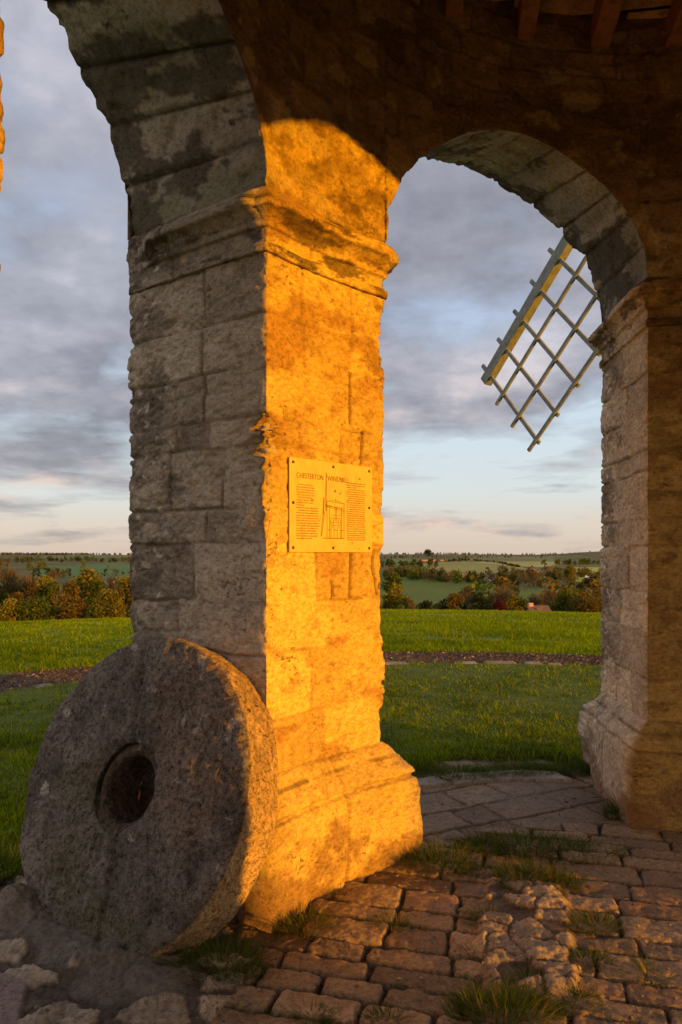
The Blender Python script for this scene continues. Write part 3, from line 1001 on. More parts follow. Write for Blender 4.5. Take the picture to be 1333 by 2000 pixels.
    for c0 in (-0.006, 0.040):
        pts = [(c0 + 0.011 * math.cos(a), -0.108 + 0.011 * math.sin(a)) for a in np.linspace(0, math.pi, 9)]
        for a, b_ in zip(pts[:-1], pts[1:]):
            line(a, b_)
        line((c0 - 0.011, -0.108), (c0 - 0.011, -0.155)); line((c0 + 0.011, -0.108), (c0 + 0.011, -0.155))
    for a, b_ in ((x0, -0.017), (0.005, 0.029), (0.051, x1)):
        line((a, -0.116), (b_, -0.116), 0.0018)
    line((-0.052, 0.172), (-0.058, -0.02)); line((-0.047, 0.172), (-0.049, -0.02)); line((-0.066, 0.05), (-0.072, -0.04), 0.003); line((-0.060, -0.02), (-0.083, -0.15)); line((-0.070, -0.02), (-0.088, -0.15)); line((-0.052, 0.172), (-0.047, 0.172))
    # small rust blooms on the plate
    st = dr
    for x, y, s in ((0.195, 0.158, .006), (0.012, 0.086, .007), (0.05, 0.075, .004), (0.062, 0.138, .005), (0.142, -0.182, .004), (0.155, -0.205, .003), (0.19, -0.212, .004), (0.015, -0.2, .002), (0.08, 0.02, .003), (-0.15, 0.03, .005), (-0.1, -0.07, .003)):
        for q in range(5):
            a = rr.uniform(0, 3.14)
            d = e * math.cos(a) + UP * math.sin(a)
            st.box(loc(x + rr.uniform(-s, s), y + rr.uniform(-s, s), 0.0051), d, s * rr.uniform(.3, .8), np.cross(n, d), s * .3, n, 0.0004)
    dr.build('engraved_print', M_INK, root)


# ------------------------------------------------------------------ millstone leaning on the pier's side
def build_millstone():
    c = np.array([-0.985, 3.150, 0.585])
    az, al, r, t = -2.571, 0.368, 0.712, 0.245
    n = np.array([math.sin(az) * math.cos(al), math.cos(az) * math.cos(al), math.sin(al)])
    e = np.array([math.cos(az), -math.sin(az), 0.0])
    if e[0] < 0:
        e = -e
    g = np.cross(e, n)
    g = g / np.linalg.norm(g)
    if g[2] < 0:
        g = -g
    NA = 420
    th = np.linspace(0, 2 * np.pi, NA, endpoint=False)
    prof = []
    def seg(a, b, m):
        for s in np.arange(m) / m:
            prof.append((a[0] + (b[0] - a[0]) * s, a[1] + (b[1] - a[1]) * s))
    rh = 0.148
    seg((rh, -t), (rh, -0.05), 14)
    seg((rh, -0.05), (rh + 0.045, 0.0), 6)
    seg((rh + 0.045, 0.0), (r - 0.05, 0.0), 58)
    for a in np.linspace(math.pi / 2, 0, 9)[:-1]:
        prof.append((r - 0.05 + 0.05 * math.cos(a), -0.05 + 0.05 * math.sin(a)))
    seg((r, -0.05), (r, -t + 0.04), 14)
    for a in np.linspace(0, -math.pi / 2, 7)[:-1]:
        prof.append((r - 0.04 + 0.04 * math.cos(a), -t + 0.04 + 0.04 * math.sin(a)))
    seg((r - 0.04, -t), (rh, -t), 20)
    prof.append((rh, -t))
    prof = np.array(prof)
    P = np.zeros((NA, len(prof), 3))
    P[:, :, 0] = prof[None, :, 0] * np.cos(th)[:, None]
    P[:, :, 1] = prof[None, :, 0] * np.sin(th)[:, None]
    P[:, :, 2] = prof[None, :, 1]
    V, F, A, N = weld([(P, {}, True)])
    if N[np.argmax(V[:, 2])][2] < 0 or N[np.abs(V[:, 2]) < 0.002][:, 2].mean() < 0:
        N = -N
    rad = np.hypot(V[:, 0], V[:, 1])
    ang = np.arctan2(V[:, 1], V[:, 0])
    nl, nm, nh = fbm(V, 3.0, 4, 301), fbm(V, 12.0, 4, 302), fbm(V, 48.0, 3, 303)
    d = 0.014 * nl + 0.006 * nm + 0.0065 * nh - 0.008 * sstep(.12, .3, fbm(V, 26.0, 4, 311, .62))
    edge = np.exp(-np.abs(rad - r) / 0.05)
    d += edge * (0.022 * fbm(V, 4.5, 4, 304, .5) - 0.004)
    d -= 0.015 * np.exp(-np.abs(rad - r) / 0.03) * np.clip(fbm(V, 9.0, 4, 309) - .12, 0, 1)
    front = V[:, 2] > -0.03
    # worn furrow across the face, a little off vertical
    a0 = R_(100)
    off = V[:, 0] * math.sin(a0) - V[:, 1] * math.cos(a0) + 0.012 * nl
    d -= front * (rad > rh) * 0.016 * np.exp(-(off / 0.016) ** 2)
    off2 = V[:, 0] * math.sin(R_(58)) - V[:, 1] * math.cos(R_(58)) + 0.02 * nl
    d -= front * (V[:, 1] > 0.1) * 0.008 * np.exp(-(off2 / 0.02) ** 2)
    # eye: widened on one side
    d -= 0.045 * np.exp(-((rad - rh) / 0.07) ** 2) * np.clip(np.cos(ang - R_(165)), 0, 1) * front
    d -= 0.022 * np.exp(-((rad - rh - .02) / 0.04) ** 2) * np.clip(.4 + 1.6 * fbm(V, 7.0, 4, 312), 0, 1) * front
    V2 = V + N * d[:, None]
    W = c[None] + V2[:, :1] * e + V2[:, 1:2] * g + V2[:, 2:3] * n
    if np.cross(e, g) @ n < 0:
        F = F[:, ::-1]
    col = lerp((0.075, 0.066, 0.059), (0.20, 0.18, 0.162), np.clip(0.5 + 0.6 * nl + 0.6 * nm + .3 * nh, 0, 1))
    col = lerp(col, (0.16, 0.115, 0.08), 0.6 * sstep(0.0, 0.4, fbm(V, 2.2, 4, 306)))
    col = lerp(col, (0.42, 0.40, 0.37), 0.7 * sstep(0.36, 0.46, fbm(V, 11.0, 5, 307, 0.62)))
    col = lerp(col, (0.085, 0.09, 0.045), 0.6 * sstep(0.1, 0.4, fbm(V, 3.2, 4, 308) - 0.5 * V[:, 1] - 0.35 * V[:, 0] - 0.15))
    col = lerp(col, (0.07, 0.045, 0.03), 0.6 * (rad < rh + 0.03))
    col = lerp(col, lerp((0.27, 0.19, 0.095), (0.46, 0.33, 0.17), np.clip(.5 + nm + .5 * nh, 0, 1)), 0.85 * sstep(0.1, 0.9, edge) * (V[:, 2] < -0.015))  # rim painted paler and warmer, standing in for sunlight on it
    o = add_obj('millstone', raw_mesh('millstone', W - c, F, col), M_MILL)
    o.location = tuple(c)
    tag(o, 'large round millstone with a hole in the middle leaning against the stone pier', 'millstone')


# ------------------------------------------------------------------ paved floor
def px_ground(x, y, z0=0.0):
    d = (EYE - z0) * FPX / (y - PY0)
    return np.array([(x - PX0) / FPX * d, d])


def seg_dist(p, a, b):
    a, b = np.asarray(a), np.asarray(b)
    ab = b - a
    t = np.clip(((p - a) @ ab) / (ab @ ab), 0, 1)
    return np.linalg.norm(p - a - t[:, None] * ab, axis=1)


def in_poly(p, poly):
    x, y = p[:, 0], p[:, 1]
    r = np.zeros(len(p), bool)
    j = len(poly) - 1
    for i in range(len(poly)):
        xi, yi = poly[i]
        xj, yj = poly[j]
        with np.errstate(divide='ignore', invalid='ignore'):
            r ^= ((yi > y) != (yj > y)) & (x < (xj - xi) * (y - yi) / (yj - yi + 1e-12) + xi)
        j = i
    return r


def voronoi(p, cell, seed, stretch=(1, 1)):
    """jittered-grid cells: distance to border, cell random values"""
    q = p / (np.array(stretch) * cell)
    i0 = np.floor(q).astype(int)
    best = np.full(len(p), 9.0)
    best2 = np.full(len(p), 9.0)
    idv = np.zeros(len(p))
    for dx in (-1, 0, 1):
        for dy in (-1, 0, 1):
            ii, jj = i0[:, 0] + dx, i0[:, 1] + dy
            h1 = ((ii * 73856093 ^ jj * 19349663 ^ seed * 83492791) & 0x7fffffff)
            h1 = (h1 * 1103515245 + 12345) & 0x7fffffff
            h2 = (h1 * 1103515245 + 12345) & 0x7fffffff
            h3 = (h2 * 1103515245 + 12345) & 0x7fffffff
            px = ii + 0.5 + 0.75 * ((h1 >> 8) % 1000 / 1000.0 - 0.5)
            py = jj + 0.5 + 0.75 * ((h2 >> 8) % 1000 / 1000.0 - 0.5)
            d = np.hypot(q[:, 0] - px, q[:, 1] - py)
            nb = d < best
            best2 = np.where(nb, best, np.minimum(best2, d))
            idv = np.where(nb, (h3 >> 8) % 1000 / 1000.0, idv)
            best = np.where(nb, d, best)
    return (best2 - best) * 0.5 * cell, idv


PAVE_R = 3.92


def build_paving():
    xs = np.concatenate([np.arange(-2.3, -1.75, 0.06), np.arange(-1.75, 2.7, 0.0085), np.arange(2.7, 5.75, 0.06)])
    ys = np.concatenate([np.arange(-2.2, 2.1, 0.06), np.arange(2.1, 4.7, 0.0085), np.arange(4.7, 5.9, 0.012)])
    X, Y = np.meshgrid(xs, ys, indexing='ij')
    sh = X.shape
    p = np.stack([X.ravel(), Y.ravel()], -1)
    rad = np.hypot(p[:, 0] - CX, p[:, 1] - CY)
    P3 = np.c_[p, np.zeros(len(p))]
    nl, nm, nh = fbm(P3, 2.3, 4, 401), fbm(P3, 14.0, 4, 402), fbm(P3, 55.0, 3, 403)
    # --- setts in rows
    a = R_(-14.5)
    s = p[:, 0] * math.cos(a) + p[:, 1] * math.sin(a) + 0.012 * nm + 0.03 * nl
    t = -p[:, 0] * math.sin(a) + p[:, 1] * math.cos(a) + 0.010 * fbm(P3, 8, 2, 410) + 0.030 * nl
    rows, v = [], -3.0
    rr = random.Random(21)
    while v < 7.5:
        rows.append(v)
        v += rr.choice((0.125, 0.135, 0.15, 0.19, 0.205))
    rows = np.array(rows)
    rk = np.clip(np.searchsorted(rows, t) - 1, 0, len(rows) - 2)
    dt = np.minimum(t - rows[rk], rows[rk + 1] - t)
    ds = np.full(len(p), 9.0)
    sid = np.zeros(len(p))
    for k in range(len(rows) - 1):
        m = rk == k
        if not m.any():
            continue
        js, v = [], -5 + rr.uniform(0, 0.3)
        while v < 8:
            js.append(v)
            v += rr.uniform(0.20, 0.44)
        js = np.array(js)
        b = np.searchsorted(js, s[m])
        lo_, hi_ = js[np.clip(b - 1, 0, None)], js[np.clip(b, None, len(js) - 1)]
        ds[m] = np.minimum(s[m] - lo_, hi_ - s[m])
        sid[m] = [hsh(k, q, 5) for q in b]
    # rounded corners
    rc = 0.028
    qx, qy = np.clip(rc - ds, 0, None), np.clip(rc - dt, 0, None)
    dj = np.where((ds < rc) & (dt < rc), rc - np.hypot(qx, qy), np.minimum(ds, dt)) + 0.006 * nm + 0.006 * fbm(P3, 26, 3, 412) - 0.004
    crown = np.clip(dj / 0.012, 0, 1)
    h_sett = -0.030 + 0.030 * np.sqrt(np.clip(1 - (1 - crown) ** 2, 0, 1)) + 0.012 * (sid - 0.5) * crown + 0.020 * crown * ((s - 9 * sid) % 1.0 - .5) * (sid - .5) + 0.005 * nm + 0.0035 * nh + 0.014 * nl - 0.006 * crown * sstep(.1, .3, fbm(P3, 17, 4, 413, .6))
    tone = sid[:, None]
    c_sett = (np.array((0.150, 0.108, 0.062)) + (np.array((0.330, 0.235, 0.135)) - np.array((0.150, 0.108, 0.062))) * tone) * (1 + 0.30 * nm + 0.22 * nh + .25 * fbm(P3, 5, 3, 414))[:, None]
    c_sett = lerp(c_sett, (0.20, 0.105, 0.060), 0.30 * (((sid * 977) % 1) > 0.7))
    dirt = lerp((0.035, 0.026, 0.017), (0.085, 0.062, 0.040), np.clip(.5 + nm, 0, 1))
    dirt = lerp(dirt, (0.045, 0.06, 0.02), 0.6 * sstep(0.1, 0.3, fbm(P3, 4, 3, 411)))
    jm = sstep(0.008, 0.001, dj)
    H, C_ = h_sett, lerp(c_sett, dirt, jm)
    # --- flagstones and rubble between the piers
    pw = p + 0.03 * np.stack([nl, np.roll(nl, 7)], -1)
    dv, iv = voronoi(pw @ np.array([[math.cos(.5), -math.sin(.5)], [math.sin(.5), math.cos(.5)]]), 0.42, 5, (1.25, 0.8))
    # worn flags of unequal size, laid in skewed rows
    a2 = R_(24)
    fs = p[:, 0] * math.cos(a2) + p[:, 1] * math.sin(a2) + 0.02 * nm + 0.05 * nl
    ft = -p[:, 0] * math.sin(a2) + p[:, 1] * math.cos(a2) + 0.018 * fbm(P3, 8, 3, 425) + 0.05 * nl
    frow, v = [], -6.0
    while v < 9:
        frow.append(v)
        v += rr.choice((0.20, 0.27, 0.34, 0.40))
    frow = np.array(frow)
    fk = np.clip(np.searchsorted(frow, ft) - 1, 0, len(frow) - 2)
    dv = np.minimum(ft - frow[fk], frow[fk + 1] - ft)
    iv = np.zeros(len(p))
    for k in range(len(frow) - 1):
        m = fk == k
        if not m.any():
            continue
        js, v = [], -7 + rr.uniform(0, .4)
        while v < 9:
            js.append(v)
            v += rr.choice((0.24, 0.36, 0.5, 0.62))
        js = np.array(js)
        b = np.clip(np.searchsorted(js, fs[m]), 1, len(js) - 1)
        dv[m] = np.minimum(dv[m], np.minimum(fs[m] - js[b - 1], js[b] - fs[m]))
        iv[m] = [hsh(k, q, 9) for q in b]
    dv = dv - 0.006 + 0.006 * fbm(P3, 22, 3, 426)
    flat = iv > -1.0
    dv2, iv2 = voronoi(p + 0.02 * np.stack([nm, np.roll(nm, 5)], -1), 0.12, 9)
    h_fl = np.where(flat, -0.012 + 0.013 * np.clip(dv / 0.014, 0, 1) ** .6 + 0.010 * (iv - .5) + 0.003 * nm, -0.016 + 0.014 * np.clip(dv2 / 0.03, 0, 1) ** .6 + 0.010 * (iv2 - .5) + 0.012 * nm) + 0.004 * nh * .5 + 0.01 * nl - 0.012
    c_fl = np.where(flat[:, None], lerp((0.155, 0.108, 0.062), (0.275, 0.200, 0.120), iv), lerp((0.13, 0.11, 0.085), (0.27, 0.235, 0.18), iv2))
    rg = ((iv * 613) % 1.0) > 0.55
    h_fl = h_fl + rg * (0.010 * fbm(P3, 19, 5, 423, .65) - 0.004) * np.clip(dv / 0.03, 0, 1)
    c_fl = c_fl * (1 + 0.26 * nm + .20 * nh - .25 * rg * np.clip(fbm(P3, 19, 5, 423, .65), -.6, .6))[:, None]
    c_fl = lerp(c_fl, dirt * 1.2, 0.8 * sstep(0.010, 0.0, np.where(flat, dv, dv2)))
    dust = sstep(-.05, .3, fbm(P3, 3.2, 5, 427, .6))
    c_fl = lerp(c_fl, np.array((0.145, 0.104, 0.066)) * (1 + .25 * nm + .2 * nh)[:, None], 0.65 * dust)
    h_fl = h_fl * (1 - .5 * dust) - .004 * dust
    zf = sstep(2.42, 2.52, rad + 0.05 * nl)
    # --- pale kerb of long slabs at the outer lip
    azp = np.degrees(np.arctan2(p[:, 0] - CX, p[:, 1] - CY))
    slab_j = np.minimum(np.abs(((azp + 3 * nl) % 17) - 0), 17 - ((azp + 3 * nl) % 17)) * 0.06
    for r0, r1 in ((3.26, 3.50),):
        rw = rad + 0.13 * nl + 0.022 * nm + 0.05 * np.sin(np.floor((azp + 3 * nl) / 17) * 7.7 + r0)
        de = np.minimum(np.minimum(rw - r0, r1 - rw), slab_j)
        m = sstep(0.0, 0.008, de) * (np.sin(np.floor((azp + 3 * nl) / 17) * 12.9 + r0 * 7) > (-0.55 if r0 < 3.5 else -0.1))
        hk = -0.005 + 0.016 * np.clip(de / 0.02, 0, 1) ** .6 + 0.008 * nm + 0.012 * nl
        H_fl_k = hk
        h_fl = h_fl * (1 - m) + H_fl_k * m
        c_fl = lerp(c_fl, lerp((0.20, 0.172, 0.138), (0.34, 0.30, 0.245), np.clip(0.5 + nl + .5 * nm, 0, 1)), m)
    H = H * (1 - zf) + h_fl * zf
    C_ = lerp(C_, c_fl, zf)
    # --- raised limestone rubble in the setts
    quad = [px_ground(*q) for q in ((955, 1716), (1112, 1726), (1150, 1935), (1080, 1965), (940, 1925), (925, 1800))]
    pj = p + 0.03 * np.stack([nm, nl], -1)
    inq = in_poly(pj, quad)
    dq = np.full(len(p), 9.0)
    for q0, q1 in zip(quad, quad[1:] + quad[:1]):
        dq = np.minimum(dq, seg_dist(pj, q0, q1))
    wq = np.where(inq, sstep(0.0, 0.05, dq), 0)
    dvr, ivr = voronoi(p + 0.05 * np.stack([nm, fbm(P3, 9.0, 4, 421)], -1), 0.125, 31, (1.2, .85))
    ridge = 1 - np.abs(fbm(P3, 13, 6, 420, .68)) * 3.0
    hr = np.where(ivr > 0.22, 0.000 + 0.022 * np.clip(dvr / 0.012, 0, 1) ** 0.6 * (0.3 + 0.8 * ivr) + 0.013 * ridge + 0.010 * nm + .007 * nh, 0.004 + .010 * nm + .004 * nh)
    cr = lerp((0.15, 0.115, 0.08), (0.35, 0.285, 0.205), np.clip(0.4 + 0.5 * ivr + 0.5 * nm + .2 * nh, 0, 1))
    cr = lerp(cr, dirt * 1.3, np.where(ivr > 0.22, sstep(0.009, 0.002, dvr), 1.0))
    H = H * (1 - wq) + hr * wq
    C_ = lerp(C_, cr, wq)
    # --- earth and mortared rubble in front of the millstone
    poly = [px_ground(*q) for q in ((-700, 1700), (20, 1700), (200, 1800), (430, 1800), (500, 1850), (470, 1925), (400, 2010), (300, 2400), (-900, 2400))]
    inm = in_poly(p + 0.03 * np.stack([nl, nm], -1), poly)
    dvm, ivm = voronoi(p + 0.02 * np.stack([nm, np.roll(nm, 3)], -1), 0.23, 44, (1.15, .75))
    dvm = dvm - 0.022 + 0.012 * fbm(P3, 18, 4, 422, .6)
    hm = np.where(ivm > 0.28, 0.018 * np.clip(dvm / 0.014, 0, 1) ** .6 * (0.3 + .7 * ivm) + 0.014 * ridge, 0.004 * ridge) - 0.012 + 0.010 * nm + .006 * nh
    cm = np.where((ivm > 0.28)[:, None], lerp((0.12, 0.095, 0.066), (0.40, 0.33, 0.24), np.clip(.3 + .5 * ivm + .6 * nm + .2 * ridge, 0, 1)), lerp((0.11, 0.090, 0.070), (0.165, 0.135, 0.11), np.clip(.5 + nm, 0, 1)))
    cm = lerp(cm, np.array((0.085, 0.067, 0.048)) * (1 + .35 * nm[:, None] + .15 * nh[:, None]), sstep(0.006, 0.0, dvm))
    m = inm.astype(float)
    H = H * (1 - m) + hm * m
    C_ = lerp(C_, cm, m)
    # dressed slab in the corner nearest the camera
    sl = [px_ground(*q) for q in ((-500, 1895), (10, 1902), (60, 1921), (40, 2004), (20, 2200), (-700, 2200))]
    ins = in_poly(p, sl)
    dsl = np.full(len(p), 9.0)
    for q0, q1 in zip(sl, sl[1:] + sl[:1]):
        dsl = np.minimum(dsl, seg_dist(p, q0, q1))
    m = np.where(ins, sstep(0, 0.012, dsl), 0)
    H = H * (1 - m) + (0.012 + 0.003 * nm) * m
    C_ = lerp(C_, np.array((0.235, 0.175, 0.155)) * (1 + .15 * nm[:, None] + .1 * nh[:, None]), m)
    # mortar heaped along the foot of the millstone
    dm = seg_dist(p, px_ground(40, 1800), px_ground(330, 1925))
    mo = np.exp(-(np.maximum(dm - 0.02, 0) / 0.10) ** 2)
    H = H + mo * (0.050 + 0.03 * nl + 0.012 * nm)
    C_ = lerp(C_, lerp((0.105, 0.088, 0.070), (0.175, 0.148, 0.12), np.clip(.5 + .6 * nl + .5 * nm, 0, 1)), sstep(.25, .6, mo))
    dm2 = np.hypot(p[:, 0] - px_ground(30, 1790)[0], p[:, 1] - px_ground(30, 1790)[1])
    mo2 = np.exp(-(dm2 / 0.13) ** 2)
    H = H + 0.10 * mo2 * (1 + nl)
    # loose earth outside the lip
    lip = sstep(3.72, 3.86, rad + 0.22 * nl)
    H = H * (1 - lip) + (-0.015 + 0.012 * nm) * lip
    C_ = lerp(C_, dirt, lip)
    Hg = H.reshape(sh)
    global PAVE_H
    PAVE_H = lambda q: Hg[np.clip(np.searchsorted(xs, q[:, 0]), 0, sh[0] - 1), np.clip(np.searchsorted(ys, q[:, 1]), 0, sh[1] - 1)]
    V = np.c_[p, H]
    keep = (rad < PAVE_R).reshape(sh)
    i, j = np.meshgrid(np.arange(sh[0] - 1), np.arange(sh[1] - 1), indexing='ij')
    ok = keep[:-1, :-1] & keep[1:, :-1] & keep[1:, 1:] & keep[:-1, 1:]
    i, j = i[ok], j[ok]
    nv = sh[1]
    F = np.stack([i * nv + j, (i + 1) * nv + j, (i + 1) * nv + j + 1, i * nv + j + 1], -1)
    used = np.unique(F)
    remap = np.zeros(len(V), int)
    remap[used] = np.arange(len(used))
    o = add_obj('stone_paving', raw_mesh('stone_paving', V[used], remap[F], np.clip(C_[used], 0.01, .6)), M_PAVE)
    tag(o, kind='structure')
    return V, H


# ------------------------------------------------------------------ terrain
_K = np.array([(90, -6.6), (105, -8.0), (120, -9.3), (150, -12.2), (200, -16.0), (300, -21.0), (450, -25.0), (600, -26.5), (1000, -24.6), (1500, -21.5), (2000, -17.0), (2800, -8.5), (3500, -1.6), (4200, 0.5), (7000, -60.0), (12000, -160.0)])


def ground_z(x, y):
    x, y = np.asarray(x, float), np.asarray(y, float)
    d = np.hypot(x, y)
    az = np.degrees(np.arctan2(x, y))
    s1 = 0.030 + 0.012 * sstep(4, -16, az)
    q = np.clip(d - 11.5, 0, None)
    near = -s1 * q - 0.00088 * q * q
    lx = np.log(np.maximum(d, 1.0))
    far = np.interp(lx, np.log(_K[:, 0]), _K[:, 1])
    far = (far + np.interp(lx + .12, np.log(_K[:, 0]), _K[:, 1]) + np.interp(lx - .12, np.log(_K[:, 0]), _K[:, 1])) / 3
    far = far - 0.9 * sstep(4, -16, az) * sstep(60, 100, d) * sstep(400, 200, d)
    az_r = np.radians(az)
    far = far + np.where(d > 400, 1, 0) * 0.0016 * d * np.sin(az_r * 9 + 1.0) * sstep(400, 1400, d) * sstep(4600, 2200, d)
    far = far + sstep(2600, 3600, d) * sstep(4600, 3700, d) * 18.0 * sstep(15.5, 21, az) * sstep(40, 26, az)
    far = far - sstep(5000, 9000, d) * 120
    w = sstep(60, 105, d)
    return near * (1 - w) + far * w


_D = np.exp(np.linspace(math.log(170), math.log(4300), 900))


def px_far(x, y):
    """point of the far terrain that shows at photo pixel (x, y)"""
    k = (x - PX0) / FPX
    n = math.hypot(k, 1)
    X, Y = _D * k / n, _D / n
    Z = ground_z(X, Y)
    py = PY0 - FPX * (Z - EYE) / Y
    vis = np.minimum.accumulate(py)
    i = int(np.argmax(py <= y)) if (py <= y).any() else len(_D) - 1
    return np.array([X[i], Y[i], Z[i]]), _D[i]


FIELDS = [   # photo-plan outlines of the fields on the slope, crop colour
    ([(740, 1200), (740, 1118), (800, 1112), (870, 1128), (960, 1137), (1040, 1150), (1190, 1150), (1190, 1200)], (0.075, 0.118, 0.010)),
    ([(800, 1126), (815, 1101), (900, 1096), (1000, 1100), (1030, 1112), (960, 1122), (880, 1126)], (0.185, 0.200, 0.055)),
    ([(930, 1099), (960, 1094), (1110, 1098), (1060, 1108), (1010, 1106)], (0.27, 0.27, 0.085)),
    ([(740, 1097), (770, 1090), (830, 1091), (800, 1098), (780, 1104)], (0.085, 0.145, 0.040)),
    ([(1110, 1118), (1120, 1108), (1190, 1108), (1190, 1120)], (0.25, 0.29, 0.04)),
    ([(1120, 1135), (1130, 1126), (1190, 1126), (1190, 1140)], (0.24, 0.26, 0.05)),
    ([(900, 1096), (920, 1087), (1080, 1087), (1090, 1097)], (0.11, 0.13, 0.05)),
    ([(60, 1125), (90, 1104), (260, 1101), (300, 1130)], (0.055, 0.135, 0.040)),
    ([(60, 1090), (90, 1085), (260, 1084), (260, 1089)], (0.075, 0.14, 0.050)),
]


def build_terrain():
    az = np.radians(np.concatenate([np.arange(-180, -36, 3.0), np.arange(-36, 36, 0.14), np.arange(36, 180, 3.0)]))
    d = np.concatenate([[0.02, 1.5, 2.5, 3.3], np.arange(3.6, 14, 0.16), np.exp(np.linspace(math.log(14.2), math.log(170), 90)), np.exp(np.linspace(math.log(174), math.log(4400), 170)), [5200, 7000, 9500, 12000]])
    AZ, D = np.meshgrid(az, d, indexing='ij')
    X, Y = D * np.sin(AZ), D * np.cos(AZ)
    p = np.stack([X.ravel(), Y.ravel()], -1)
    Z = ground_z(p[:, 0], p[:, 1])
    P3 = np.c_[p, 0 * Z]
    dd = D.ravel()
    rm = np.hypot(p[:, 0] - CX, p[:, 1] - CY)
    nl, nm = fbm(P3, 0.5, 4, 501), fbm(P3, 3.0, 4, 502)
    Z = Z + np.where(rm < PAVE_R - 0.08, -0.12, 0.0) + 0.02 * nl * sstep(4, 6, rm) * sstep(60, 30, dd)
    # colours: lawn, worn earth ring, young crop, then the far slope
    lawn = lerp((0.040, 0.062, 0.008), (0.080, 0.110, 0.012), np.clip(.5 + nl + .5 * nm, 0, 1))
    crop = lerp((0.070, 0.105, 0.006), (0.150, 0.190, 0.012), np.clip(.5 + .8 * fbm(P3 * np.array([.35, 1.6, 1]), .5, 4, 503) + .4 * nm, 0, 1))
    earth = lerp((0.030, 0.021, 0.015), (0.085, 0.060, 0.042), np.clip(.5 + nm, 0, 1))
    ring = sstep(8.55, 8.75, rm + .12 * nl) * sstep(9.95, 9.75, rm + .12 * nl)
    c = lerp(lerp(lawn, crop, sstep(9.6, 10.0, rm)), earth, ring)
    n2 = fbm(np.c_[np.degrees(AZ.ravel()) * .5, np.log(np.maximum(dd, 1)) * 9, 0 * Z], 1.2, 4, 504)
    far = lerp((0.055, 0.060, 0.022), (0.11, 0.12, 0.035), np.clip(.5 + n2, 0, 1))
    py = PY0 - FPX * (Z - EYE) / np.maximum(p[:, 1], 1)
    pxx = PX0 + FPX * p[:, 0] / np.maximum(p[:, 1], 1)
    q = np.stack([pxx, py], -1)
    isfar = (dd > 170) & (p[:, 1] > 1)
    for poly, fc in FIELDS:
        m = in_poly(q, poly) & isfar
        far[m] = np.array(fc) * (1 + .22 * n2[m])[:, None]
    c = lerp(c, far, sstep(110, 160, dd))
    nd = len(d)
    na = len(az)
    i, j = np.meshgrid(np.arange(na), np.arange(nd - 1), indexing='ij')
    i2 = (i + 1) % na
    F = np.stack([i * nd + j, i * nd + j + 1, i2 * nd + j + 1, i2 * nd + j], -1).reshape(-1, 4)
    o = add_obj('ground', raw_mesh('ground', np.c_[p, Z], F, np.clip(c, .008, .5)), M_GROUND)
    tag(o, kind='structure')


# ------------------------------------------------------------------ grass
def blades(pos, h, w, lean, bend, az, cols, segs=2):
    """tapered bent blades as one triangle/quads mesh (triangles only)"""
    n = len(pos)
    dirx, diry = np.cos(az), np.sin(az)
    side = np.stack([-diry, dirx, 0 * az], -1)
    fw = np.stack([dirx, diry, 0 * az], -1)
    rows = []
    for k in range(segs + 1):
        t = k / segs
        q = pos + fw * (h * (lean * t + bend * t * t))[:, None]
        q[:, 2] = pos[:, 2] + h * (t - 0.35 * bend * t * t)
        if k < segs:
            ww = (w * (1 - 0.55 * t))[:, None] * side * 0.5
            rows += [q - ww, q + ww]
        else:
            rows += [q]
    per = 2 * segs + 1
    V = np.stack(rows, 1).reshape(-1, 3)
    F = []
    for k in range(segs):
        a = 2 * k
        if k < segs - 1:
            F += [(a, a + 1, a + 3), (a, a + 3, a + 2)]
        else:
            F += [(a, a + 1, a + 2)]
    F = np.array(F)
    F = (F[None] + (np.arange(n) * per)[:, None, None]).reshape(-1, 3)
    return V, F, np.repeat(cols, per, 0)


def grass_cols(pos, n, lo_, hi_, dry=(0.24, 0.20, 0.03), pdry=0.07, scale=1.2, seed=0):
    P3 = np.c_[pos[:, :2], np.zeros(n)]
    t = np.clip(.45 + .6 * fbm(P3, scale, 3, 600 + seed) + RNG.normal(0, .38, n), 0, 1)
    c = lerp(lo_, hi_, t)
    m = RNG.random(n) < pdry
    c[m] = dry
    return c


